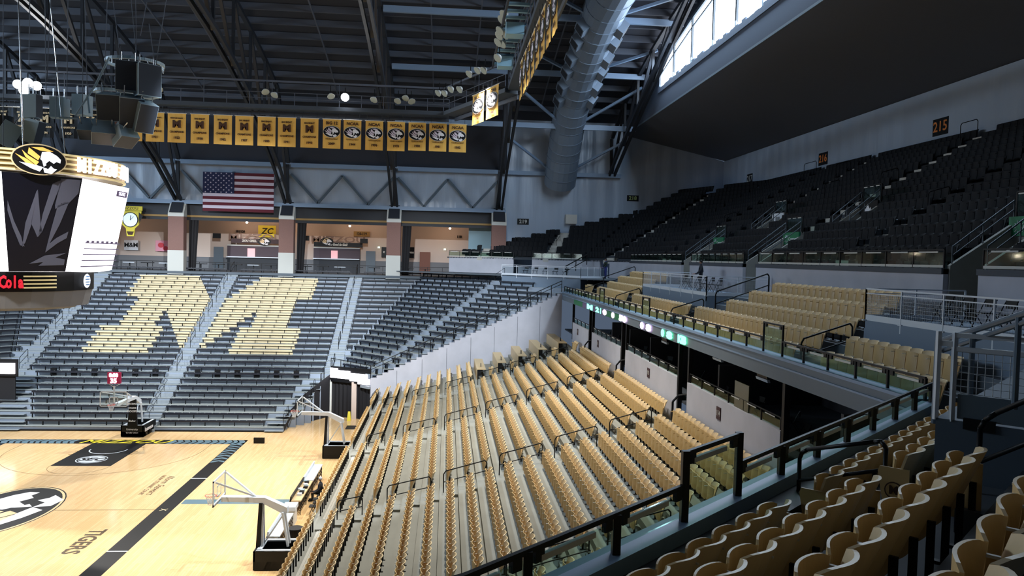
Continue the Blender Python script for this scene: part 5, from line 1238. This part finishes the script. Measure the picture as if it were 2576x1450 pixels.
for k, (p, q_, yr) in enumerate((((24.25, 13.6, 25.15), (25.0, 12.3, 25.25), '1983'), ((25.15, 12.05, 25.3), (25.9, 10.75, 25.45), '1986'))):
    a, b = V(p), V(q_); banner((a+b)/2, b-a, (b-a).length, 2.1, yr, 3, f'gold banner reading NCAA on the angled end of the catwalk, {["left", "right"][k]} one')
for k in range(8):
    y = 3.5-1.9*k; banner((26.75+.02*k, y, 25.2), (0, -1, 0), 1.45, 2.2, str(1987+k), 3, f'gold banner seen nearly edge-on under the right catwalk, {ordn(k)} from the far end')
# reflector lamps on the catwalk
def lamp(c, aim, label, on=False, r=.32):
    t = thing('arena_light', label, 'light', c, 0, 'round reflector lamps on the catwalk'); c = V(c); d = V(aim).normalized()
    MB().tube(c-d*.25, c, .14, 12, r).build('reflector', 'offwhite', t, smooth=True); a = d.cross(V((0, 0, 1))).normalized(); b = a.cross(d)
    MB().disc(c+d*.01, a*r*.92, b*r*.92, 16).build('lens', 'lamp' if on else mat('lamp_lens', (150, 158, 150), .3), t); MB().bar(c-d*.2, c-d*.2+V((0, 0, .7)), .06, .06).build('yoke', 'black', t)
L = [(868, 245, 1), (690, 240, 0), (833, 243, 0), (1000, 255, 0), (1036, 256, 0), (940, 252, 0), (668, 232, 0), (1020, 248, 0), (400, 226, 0)]
for k, (u, v, on) in enumerate(L):
    c = at(u, v, 'y', 20.1); lamp(c, (.05*(k-4)+.25, -1, -.45) if on else (.3*(-1)**k, -.6, -.8), 'brightly lit round lamp glaring above the gold banners' if on else f'unlit round lamp on the catwalk above the banners, {ordn(k-1)} one', on, .34 if on else .3)
for k, (u, v) in enumerate(((45, 212), (70, 208), (92, 216), (60, 228))):
    c = at(u, v, 'y', 20.1); lamp(c, (.5, -1, -.3), f'glaring white lamp in the bright cluster at the upper left, {ordn(k)} from the left', True, .36)
for k, (u, v) in enumerate(((1267, 37), (1262, 50), (1257, 78), (1255, 90), (1270, 88), (1252, 107), (1263, 111), (1251, 147), (1179, 187), (1200, 178), (1216, 178), (1155, 226), (1117, 236), (1133, 226), (1101, 235))):
    y = 2+k*.6 if k < 8 else 13+(1216-u)*.05; c = at(u, v, 'y', y); lamp(c, (-.7, -.4, -.7), f'unlit round lamp along the right hand catwalk, {ordn(k)} from the top', False, .3)
for k, (u, v) in enumerate(((868, 198), (38, 132), (75, 165))):
    pass
# ladder like frame of the right catwalk
t = thing('catwalk_ladder', 'pale blue rung frame beside the right hand catwalk', 'catwalk frame', (26.3, 0, 27)); 
for k in range(22):
    y = 12-1.15*k; MB().box((25.6, y-.1, 27.0), (26.9, y+.1, 27.15)).build('rung', mat('pale_blue', (130, 170, 190), .5), t)
MB().box((25.5, -13, 26.9), (25.6, 12.5, 27.2)).box((26.9, -13, 26.9), (27.3, 12.5, 27.4)).build('stringer', 'truss', t)
for k, y in enumerate((9.5, 2.2, -5.1)): tag(MB().box((25.7, y-.5, 26.2), (26.7, y+.5, 26.85)).build('junction_box', mat('pale_blue', (130, 170, 190), .5)), f'pale square box under the right catwalk frame, {ordn(k)} from the far end', 'box')
# ============================================================ hanging speaker clusters
def spk(c, yaw, pitch, sx, sy, sz, label, side='speakerside', front='speaker'):
    c = V(c); t = thing('hanging_speaker', label, 'speaker', c, 0, 'loudspeakers hung above the scoreboard')
    R = Matrix.Rotation(yaw, 3, 'Z') @ Matrix.Rotation(pitch, 3, 'X'); ex, ey, ez = R @ V((1, 0, 0)), R @ V((0, 1, 0)), R @ V((0, 0, 1))
    k = .78; o = MB(); a = [c+ex*sx*.5*i-ey*sy*.5+ez*sz*.5*j for i, j in ((-1, -1), (1, -1), (1, 1), (-1, 1))]; b = [c+ex*sx*.5*k*i+ey*sy*.5+ez*sz*.5*j for i, j in ((-1, -1), (1, -1), (1, 1), (-1, 1))]
    o.add(a+b, [(0, 1, 2, 3), (7, 6, 5, 4), (0, 4, 5, 1), (1, 5, 6, 2), (2, 6, 7, 3), (3, 7, 4, 0)]).build('cabinet', side, t)
    MB().quad(*[p-ey*.02+(c-p)*.03 for p in a]).build('grille', front, t); MB().tube(c+ez*sz*.5+ex*sx*.3, c+ez*(sz*.5+.5)+ex*sx*.3, .03).tube(c+ez*sz*.5-ex*sx*.3, c+ez*(sz*.5+.5)-ex*sx*.3, .03).build('hanger', 'steel', t)
SY = -2.
def sp(u, v, y=SY): return at(u, v, 'y', y)
spk(sp(322, 195), .25, .0, 1.0, .9, 1.45, 'upper front speaker of the big cluster, left of the pair'); spk(sp(368, 205), .75, .0, 1.1, .9, 1.55, 'upper front speaker of the big cluster, right of the pair')
spk(sp(277, 268), .2, .32, 1.05, .9, 1.25, 'lower tilted speaker with a dark grille, left one'); spk(sp(330, 280), .45, .4, 1.1, .95, 1.5, 'lower tilted speaker with a pale side, middle one'); spk(sp(360, 292), .8, .45, .9, .9, 1.45, 'lower tilted speaker at the right end')
spk(sp(312, 340), .9, 1.0, .95, .9, .9, 'pale sided speaker lowest in the cluster, pointing down'); spk(sp(262, 332), .4, 1.0, 1.1, .9, .9, 'blue grey speaker pointing steeply down'); spk(sp(222, 325), .2, .95, .8, .8, .7, 'small grey speaker pointing down at the left of the cluster')
spk(sp(205, 265, 3), 3.0, 0, .8, .8, 1.1, 'dark far side speaker left of the cluster'); spk(sp(148, 272, 3), 3.3, 0, .9, .8, 1.1, 'dark far side speaker farther left'); spk(sp(78, 268, 0), 1.4, .0, .5, .9, 1.2, 'pale blue sided speaker among the banners'); spk(sp(82, 330, 0), 1.3, .3, .5, .9, 1.2, 'pale blue tilted speaker below the other pale one'); spk(sp(16, 340, 0), 2.2, .5, 1.3, .9, 1.2, 'tilted speaker at the left picture edge')
def ringp(c, rx, r, label):
    t = thing('rigging_ring', label, 'rigging ring', c); c = V(c); n = 28; mb = MB()
    for i in range(n):
        a, b = 2*math.pi*i/n, 2*math.pi*(i+1)/n; mb.bar(c+V((math.cos(a)*r, math.sin(a)*r, 0)), c+V((math.cos(b)*r, math.sin(b)*r, 0)), .12, .14)
    mb.build('ring', 'speakerside', t); return t
c1 = sp(340, 160, 0); ringp(c1, 0, 1.35, 'grey ring beam carrying the upper speakers'); c2 = sp(280, 232, 1); ringp(c2, 0, .8, 'smaller ring beam carrying the lower speakers')
for k in range(10):
    a = -2.4+k*.33; p = c1+V((1.35*math.cos(a), 1.35*math.sin(a), -.07)); tag(MB().tube(p, p-V((0, 0, .22)), .03, 6).build('chain_hook', 'steel'), f'small steel hook under the upper ring beam, {ordn(k)} from the left', 'hook', 'hooks of the ring beam')
t = thing('rig_frame', 'dark sloping pipe frame at the left of the speaker cluster', 'rigging frame', sp(240, 215))
MB().tube(sp(275, 145), sp(240, 215), .06).tube(sp(240, 215), sp(190, 290), .05).tube(sp(220, 240), sp(225, 285), .05).build('pipe', 'speakerside', t); MB().tube(sp(150, 296), sp(330, 306), .05).build('pipe', 'speakerside', t)
cab = [((284, 0), (303, 145)), ((330, 0), (345, 160)), ((341, 0), (344, 150)), ((369, 5), (353, 90)), ((418, 0), (394, 150)), ((394, 150), (394, 180)), ((375, 60), (390, 165)), ((270, 0), (261, 235)), ((213, 0), (220, 240)), ((171, 0), (168, 250)), ((127, 0), (118, 205)), ((113, 0), (116, 240)), ((75, 0), (73, 165)), ((8, 0), (8, 380)), ((303, 115), (303, 140)), ((330, 150), (320, 160)), ((208, 60), (208, 300)), ((142, 160), (140, 330))]
for k, (a, b) in enumerate(cab):
    p, q_ = sp(*a), sp(*b); d = (p-q_); 
    if a[1] == 0: p = q_+d*((33.5-q_.z)/max(d.z, .1))
    tag(MB().tube(p, q_, .018, 6).build('steel_cable', 'purlin'), f'thin steel cable above the scoreboard, {ordn(k)} one', 'cable', 'thin cables holding the speakers and scoreboard')
# ============================================================ scoreboard
sb = thing('scoreboard', 'big hanging scoreboard with white screens and a dark emblem corner at the left edge', 'scoreboard', (0, 0, 11))
zt, zb_, pt, qt, pb, qb = 17.05, 12.55, 2.75, 5.15, 2.6, 4.3
def corner8(p, q, z): return [V((p, -q, z)), V((q, -p, z)), V((q, p, z)), V((p, q, z)), V((-p, q, z)), V((-q, p, z)), V((-q, -p, z)), V((-p, -q, z))]
T8, B8 = corner8(pt, qt, zt), corner8(pb, qb, zb_)
for k in range(8):
    a, b, c, d = B8[k], B8[(k+1) % 8], T8[(k+1) % 8], T8[k]; scr = k % 2 == 1
    n = (b-a).cross(d-a).normalized()
    if scr:
        mb = MB(); N_ = 8                                  # slightly bowed screen
        for i in range(N_):
            f0, f1 = i/N_, (i+1)/N_; bo = lambda f: n*(.35*(1-(2*f-1)**2))
            mb.quad(a+(b-a)*f0+bo(f0), a+(b-a)*f1+bo(f1), d+(c-d)*f1+bo(f1), d+(c-d)*f0+bo(f0))
        s = mb.build('screen', mat('screen_glow', (250, 248, 255), .5, emit=2.4), sb); WM[s.name] = Matrix.Translation(V((0, 0, 11)))
        if k in (1, 7):
            r_ = (b-a).normalized(); u_ = (d-a+c-b).normalized(); m = (a+b+c+d)/4+n*.37; H = 4.4
            for i in range(5): MB().obox(m-r_*2.0+u_*(-2.0+.3*i), r_*4.0, n*.01, u_*.05).build('caption_bar', mat('screen_grey', (120, 110, 150), .5, emit=.1), s)
            for i in range(7): MB().obox(m+r_*(-1.9+.55*i)+u_*(-.75), r_*.28, n*.012, u_*.09).build('caption_bar', mat('screen_grey', (120, 110, 150), .5, emit=.1), s)
            MB().obox(m+r_*.4+u_*1.75, r_*1.3, n*.012, u_*.3).build('caption_bar', mat('screen_grey', (120, 110, 150), .5, emit=.1), s); text('TIGERS', m+r_*1.0+u_*1.9+n*.03, r_, u_, .26, mat('screen_glow', (250, 248, 255), .5, emit=2.4), s, ext=.002)
    else:
        s = MB().prism([a, b, c, d], -n*.2).build('corner_panel', 'screen', sb); WM[s.name] = Matrix.Translation(V((0, 0, 11)))
        if k == 0:
            r_ = (b-a).normalized(); w0 = (b-a).length
            def Q(x, y): lo = a+(b-a)*x; hi = d+(c-d)*x; return lo+(hi-lo)*y+n*.02
            for st in ([(.04,.62,.05,.72),(.10,.45,.12,.52),(.2,.27,.22,.36),(.27,.26,.24,.3)], [(.23,.25,.28,.3),(.28,.5,.36,.47),(.42,.83,.44,.85)], [(.36,.5,.44,.84),(.42,.42,.5,.5),(.46,.36,.53,.42)],
                       [(.47,.36,.53,.42),(.52,.6,.6,.58),(.62,.92,.74,.97)], [(.74,.97,.72,.97),(.68,.7,.76,.72),(.69,.66,.76,.7)], [(.69,.66,.76,.7),(.78,.7,.8,.74),(.86,.73,.87,.74)],
                       [(.72,.7,.87,.74),(.66,.45,.78,.5),(.6,.2,.66,.3)], [(.6,.2,.66,.3),(.78,.3,.76,.36),(.92,.36,.93,.43)]):
                mb = MB()
                for p_, q_ in zip(st[:-1], st[1:]): mb.quad(Q(p_[0], p_[1]), Q(q_[0], q_[1]), Q(q_[2], q_[3]), Q(p_[2], p_[3]))
                mb.build('claw_mark', mat('slate_mark', (84, 88, 108), .4), s)
            MB().add([Q(x, y) for x, y in ((.34, .08), (.6, .17), (.95, .2), (.78, .15), (.95, .13), (.95, .07), (.5, .06), (.58, .1))], [tuple(range(8))]).build('claw_mark', mat('slate_mark', (84, 88, 108), .4), s)
            MB().add([Q(x, y) for x, y in ((.72, .98), (.98, .98), (.98, .84), (.86, .72), (.76, .72))], [tuple(range(5))]).build('claw_mark', mat('slate_mark', (84, 88, 108), .4), s)
MB().prism([V((v.x*.8, v.y*.8, zt)) for v in T8], (0, 0, .3)).build('upper_neck', 'black', sb)
R8 = [V((v.x*1.04, v.y*1.04, 17.25)) for v in T8]
nr = 32; mb = MB(); mg = MB()
def rr(i, r, z): a = 2*math.pi*i/nr; return V((r*math.cos(a), r*math.sin(a), z))
RR = 5.55
for i in range(nr): mb.quad(rr(i, RR, 17.2), rr(i+1, RR, 17.2), rr(i+1, RR, 18.15), rr(i, RR, 18.15))
mb.add([rr(i, RR, 17.2) for i in range(nr)], [tuple(range(nr))[::-1]]); mb.add([rr(i, RR, 18.15) for i in range(nr)], [tuple(range(nr))]); mb.build('top_ring', mat('ring_tan', (120, 104, 70), .4), sb)
for z in (17.22, 17.45, 17.68, 17.92, 18.1):
    mg = MB()
    for i in range(nr): mg.bar(rr(i, RR+.04, z), rr(i+1, RR+.04, z), .1, .09)
    mg.build('gold_tube', mat('gold_tube', (226, 212, 160), .35, emit=.35), sb)
def curved_text(s_, ang0, r, z, size, m, step, parent, sx=.7):
    for k, ch in enumerate(s_):
        a = ang0+step*k; n = V((math.cos(a), math.sin(a), 0)); 
        if ch != ' ': text(ch, n*r+V((0, 0, z)), V((-math.sin(a), math.cos(a), 0)), (0, 0, 1), size, m, parent, bold=.03, ext=.05, sx=sx)
a0 = math.atan2(-41.7, 22.7)
aM = math.radians(-27.5)
curved_text('MIZZOU ARENA', aM, RR+.16, 17.66, .95, mat('sign_glow', (255, 240, 236), .5, emit=3), math.radians(4.6), sb, .62)
ae = math.radians(-47.5); n = V((math.cos(ae), math.sin(ae), 0)); tiger(n*(RR+.3)+V((0, 0, 17.72)), V((-math.sin(ae), math.cos(ae), 0))*1.15, V((0, 0, 1.15)), sb, .02, ring='benchgold', gold=mat('glow_gold', (240, 180, 90), .5, emit=.7), white=mat('glow_white', (235, 240, 255), .5, emit=1.2))
nl = 24; mb = MB(); r1 = 4.15
def rl(i, r, z): a = 2*math.pi*i/nl; return V((r*math.cos(a), r*math.sin(a), z))
for i in range(nl): mb.quad(rl(i, r1, 11.55), rl(i+1, r1, 11.55), rl(i+1, r1, 12.5), rl(i, r1, 12.5))
mb.add([rl(i, r1, 12.5) for i in range(nl)], [tuple(range(nl))]); mb.build('lower_ring', 'black', sb)
for z0, a_, b_ in ((11.75, -50, -30), (11.93, -50, -30), (12.11, -50, -30), (12.29, -50, -30)):
    mg = MB()
    for i in range(8): x0, x1 = math.radians(a_+(b_-a_)*i/8), math.radians(a_+(b_-a_)*(i+1)/8); mg.bar(V((math.cos(x0)*(r1+.05), math.sin(x0)*(r1+.05), z0)), V((math.cos(x1)*(r1+.05), math.sin(x1)*(r1+.05), z0)), .08, .07)
    mg.build('gold_tube', mat('gold_tube', (226, 212, 160), .35, emit=.35), sb)
curved_text('Coca-Cola', math.radians(-78), r1+.05, 12.0, .8, mat('red_glow', (220, 40, 60), .5, emit=.8), math.radians(3.3), sb, .55)
ag = math.radians(-2); n = V((math.cos(ag), math.sin(ag), 0)); x_ = V((-math.sin(ag), math.cos(ag), 0)); g = MB()
MB().disc(n*(r1+.07)+V((0, 0, 12.02)), x_*.36, V((0, 0, .36)), 20).build('globe_emblem', mat('globe_white', (225, 235, 250), .5, emit=1.2), sb)
for k in range(4): g.disc(n*(r1+.09)+V((0, 0, 11.82+.14*k))+x_*.04, x_*(.22+.05*(k in (1, 2))), V((0, 0, .028)), 14)
g.build('globe_stripe', mat('globe_blue', (60, 120, 190), .5), sb)
mb = MB()
for i in range(nl): mb.quad(rl(i, 3.3, 10.6), rl(i+1, 3.3, 10.6), rl(i+1, 4.1, 11.55), rl(i, 4.1, 11.55))
for i in range(nl): mb.quad(rl(i, 3.9, 10.75), rl(i+1, 3.9, 10.75), rl(i+1, 4.1, 11.55), rl(i, 4.1, 11.55))
mb.add([rl(i, 3.9, 10.75) for i in range(nl)], [tuple(range(nl))[::-1]]); mb.build('drum', mat('drum_grey', (104, 108, 116), .7), sb)
MB().tube((0, 0, 18), (0, 0, 20.3), .5, 12).build('mast', 'truss', sb)
for k in range(4): a = math.pi/4+k*math.pi/2; MB().tube((3*math.cos(a), 3*math.sin(a), 18), (1.5*math.cos(a), 1.5*math.sin(a), 34.2), .03, 6).build('cable', 'steel', sb)
# ============================================================ far sides of the hall, behind the camera and at the left
struct(MB().box((-40, -52, 0), (54, -51.7, 36)).build('wall_near', 'soffit')); struct(MB().box((-38.5, -52, 0), (-38, 43, 36)).build('wall_left', 'soffit'))
struct(MB().box((-36, -52, 33.5), (54, -46, 33.8)).build('ceiling', 'roof'))
# ============================================================ people
def skinned(name, verts, edges, rad, m, parent, sub=1):
    me = bpy.data.meshes.new(name); me.from_pydata(verts, edges, []); o = bpy.data.objects.new(name, me); col.objects.link(o)
    md = o.modifiers.new('s', 'SKIN'); o.modifiers.new('d', 'SUBSURF').levels = sub
    for i, r in enumerate(rad): d = me.skin_vertices[0].data[i]; d.radius = (r, r) if not isinstance(r, tuple) else r; d.use_root = i == 0
    dg = bpy.context.evaluated_depsgraph_get(); m2 = bpy.data.meshes.new_from_object(o.evaluated_get(dg)); bpy.data.objects.remove(o)
    m2.materials.clear(); m2.materials.append(M[m] if isinstance(m, str) else m); ob = bpy.data.objects.new(name, m2); col.objects.link(ob)
    for p in m2.polygons: p.use_smooth = True
    ob.parent = parent; return ob
def person(loc, rz, label, top, legs, hat, sit=False, armf=.25):
    t = thing('person', label, 'person', loc, rz)
    hz = .95 if not sit else .47
    V_ = [(0, 0, hz), (0, 0, hz+.22), (0, 0, hz+.42), (0, 0, hz+.56), (.01, 0, hz+.63)]; E = [(0, 1), (1, 2), (2, 3), (3, 4)]; R = [(.15, .11), (.14, .10), (.18, .11), (.07, .06), (.055, .055)]
    body = list(V_); e = list(E); r = list(R)
    for s_ in (-1, 1):
        n = len(body); body += [(0, s_*.19, hz+.5), (.02, s_*.25, hz+.22), (armf, s_*.22, hz+.05), (armf+.08, s_*.2, hz+.04)]; e += [(2, n), (n, n+1), (n+1, n+2), (n+2, n+3)]; r += [.065, .05, .038, .035]
        n = len(body)
        if sit: body += [(.05, s_*.1, hz-.02), (.42, s_*.12, hz+.0), (.42, s_*.12, .1), (.55, s_*.12, .04)]
        else: body += [(0, s_*.1, hz-.08), (.03, s_*.11, .5), (-.02, s_*.11, .09), (.13, s_*.12, .04)]
        e += [(0, n), (n, n+1), (n+1, n+2), (n+2, n+3)]; r += [.10, .075, .05, .04]
    skinned('body', body, e, r, legs, t)
    tp = [(0, 0, hz+.08), (0, 0, hz+.22), (0, 0, hz+.42), (0, 0, hz+.55)]; te = [(0, 1), (1, 2), (2, 3)]; tr = [(.18, .13), (.17, .125), (.2, .125), (.09, .08)]
    for s_ in (-1, 1): n = len(tp); tp += [(0, s_*.2, hz+.49), (.02, s_*.26, hz+.22), (armf*.9, s_*.225, hz+.06)]; te += [(2, n), (n, n+1), (n+1, n+2)]; tr += [.08, .066, .052]
    skinned('jacket', tp, te, tr, top, t)
    T = WM[t.name]; hc = V((.02, 0, hz+.75)); 
    hm = MB(); hm.ball(T @ hc, .085, .08, .115, 12, 8); f = T.to_3x3() @ V((1, 0, 0)); s2 = T.to_3x3() @ V((0, 1, 0))
    hm.ball(T @ (hc+V((.09, 0, -.01))), .018, .014, .022, 6, 4); hm.ball(T @ (hc+V((0, .082, 0))), .02, .012, .03, 6, 4); hm.ball(T @ (hc+V((0, -.082, 0))), .02, .012, .03, 6, 4)
    hm.build('head', 'skin', t, smooth=True); MB().ball(T @ (hc+V((-.015, 0, .035))), .098, .092, .105, 12, 8).build('hair' if hat == 'black' else 'cap', hat, t, smooth=True)
    for s_ in (-1, 1):
        hp = V((armf+.1, s_*.2, hz+.04)); fv = [tuple(hp-V((.02, 0, 0))), tuple(hp+V((.05, 0, 0)))]; fe = [(0, 1)]; fr = [.03, .034]
        for i, (dy, ln) in enumerate(((-.03, .06), (-.01, .075), (.012, .07), (.032, .055))): n = len(fv); fv += [tuple(hp+V((.07, dy, -.003))), tuple(hp+V((.07+ln*.6, dy*1.1, -.012))), tuple(hp+V((.07+ln, dy*1.1, -.035)))]; fe += [(1, n), (n, n+1), (n+1, n+2)]; fr += [.0095, .009, .008]
        n = len(fv); fv += [tuple(hp+V((.02, -s_*.035, 0))), tuple(hp+V((.055, -s_*.055, -.01)))]; fe += [(0, n), (n, n+1)]; fr += [.011, .009]
        skinned('hand', fv, fe, fr, 'skin', t)
    for s_ in (-1, 1):
        q_ = (.5, .12) if sit else (.06, .12); MB().ball(T @ V((q_[0]+.03, s_*q_[1], .05)), .14, .055, .05, 10, 6).build('shoe', 'black', t, smooth=True)
    return t
mat('dark_green_jacket', (16, 34, 24), .8); mat('blue_trousers', (40, 50, 110), .8); mat('dark_hoodie', (22, 26, 36), .8)
person((36.9, 26.9, 12.1), 3.3, 'person in a dark top and blue trousers standing on the far concourse', MATS['dark_green_jacket'], MATS['blue_trousers'], 'black')
person((37.8, 3.4, 12.07), 2.9, 'person in a dark hooded jacket standing behind the middle platform', MATS['dark_hoodie'], MATS['dark_hoodie'], 'black')
person((15.95, 1.5, 0), math.pi, 'seated person in dark clothes and a white cap at the scorer table', MATS['dark_hoodie'], MATS['dark_hoodie'], 'white', sit=True)
# ============================================================ seats: nearest ones one by one, the rest as one object each
EYE = CAM
def visible(p):
    u, v, c = px((p[0], p[1], p[2]+.6))
    if c < 1 or u < -30 or u > 2606 or v > 1480 or v < -30: return False
    q_ = V((p[0], p[1], p[2]+.8)); d = q_-CAM               # line of sight must pass over the ledge of the near railing
    sc0, sq = CAM.dot(N1), q_.dot(N1)
    if sq > SR+.1:
        f = (SR-sc0)/(sq-sc0); h = CAM.z+d.z*f; tt = (CAM+d*f).dot(D1)
        if h < 10.72 and -14 < tt < TC: return False
    return True
def dist(p): return (V(p[:3])-CAM).length
gs = [s for s in goldseats if visible(s)]; gs.sort(key=dist)
ns = nearseats
ngold = 300-len(ns)
def place(proto, kids, s, label, group):
    p, k2 = proto, kids
    c = proto.copy(); col.objects.link(c); c.location = s[:3]; c.rotation_euler = (0, 0, s[3]); c['label'] = label; c['group'] = group
    for ch, _ in kids: q_ = ch.copy(); col.objects.link(q_); q_.parent = c
    return c
for s in ns:
    c = place(SEAT, SEATK, s, f'gold folding seat, {ordn(s[5])} from the aisle, {s[4]}', 'gold folding seats closest to the camera')
    if s[6]:
        T = Matrix.Translation(V(s[:3])) @ Matrix.Rotation(s[3], 4, 'Z'); WM[c.name] = T; sg = -1 if 'left' in s[4] else 1
        P = lambda x, y, z: T @ V((x, y*sg*-1 if False else y*sg, z))
        # aisle-side end panel with the round letter mark
        ys = -.285 if 'left' not in s[4] else -.285
        sd = 1 if 'right block' in s[4] else -1
        yy = .285*sd; poly = [T @ V((x, yy, z)) for x, z in ((-.2, .12), (.05, .12), (.14, .62), (.12, .68), (-.2, .68))]
        e = MB().prism(poly, T.to_3x3() @ V((0, .02*sd, 0))).build('end_panel', 'goldpan', c); WM[e.name] = T
        cc = T @ V((-.04, yy+.026*sd, .42)); rx = T.to_3x3() @ V((-sd*1., 0, 0)); MB().ring(cc, rx*.1, V((0, 0, .1)), .86, 1, 20).build('mark_ring', 'darktext', e); text('M', cc, rx, (0, 0, 1), .13, 'darktext', e, bold=.006, ext=.002)
for s in gs[:ngold]:
    place(SEAT, SEATK, s, f'gold folding seat, {ordn(s[5])} from near end, {s[4]}', 'gold folding seats of the side stand')
mb = MB(); rest = gs[ngold:]
for s in rest:
    seat_lo(mb, s[0], s[1], s[2], s[3]); c, s_ = math.cos(s[3]), math.sin(s[3]); o_ = V((s[0]-.17*c+.27*s_, s[1]-.17*s_-.27*c, s[2]+.69)); mb.obox(o_, V((c, s_, 0))*.26, V((-s_, c, 0))*.025, V((0, 0, .025)))
o = mb.build('stadium_seats', ['gold', 'goldpan']); tag(o, 'the many farther gold folding seats of the side stand and balcony', 'seats', kind='stuff')
mb = MB()
for s in rest:
    c, s_ = math.cos(s[3]), math.sin(s[3]); mb.obox((s[0]+.1*-c*1+.27*s_-.03, s[1]-.27*c-.02, s[2]), (.06, 0, 0), (0, .04, 0), (0, 0, .5))
o = mb.build('seat_leg', 'black'); o.parent = bpy.data.objects['stadium_seats']; o['kind'] = 'stuff'
bs = [s for s in blackseats if visible(s)]; bs.sort(key=dist)
for s in bs[:300]: place(BSEAT, BSEATK, s, f'black folding seat, {ordn(s[5])} from near end, {s[4]}', 'black folding seats of the upper deck')
mb = MB()
for s in bs[300:]: seat_lo(mb, s[0], s[1], s[2], s[3])
tag(mb.build('upper_deck_seats', ['blackseat', 'blackseat']), 'the many farther black folding seats of the upper deck', 'seats', kind='stuff')
for p, ks in ((SEAT, SEATK), (BSEAT, BSEATK)):
    for ch, _ in ks: bpy.data.objects.remove(ch)
    bpy.data.objects.remove(p)
print('gold', len(ns), len(gs), 'black', len(bs))
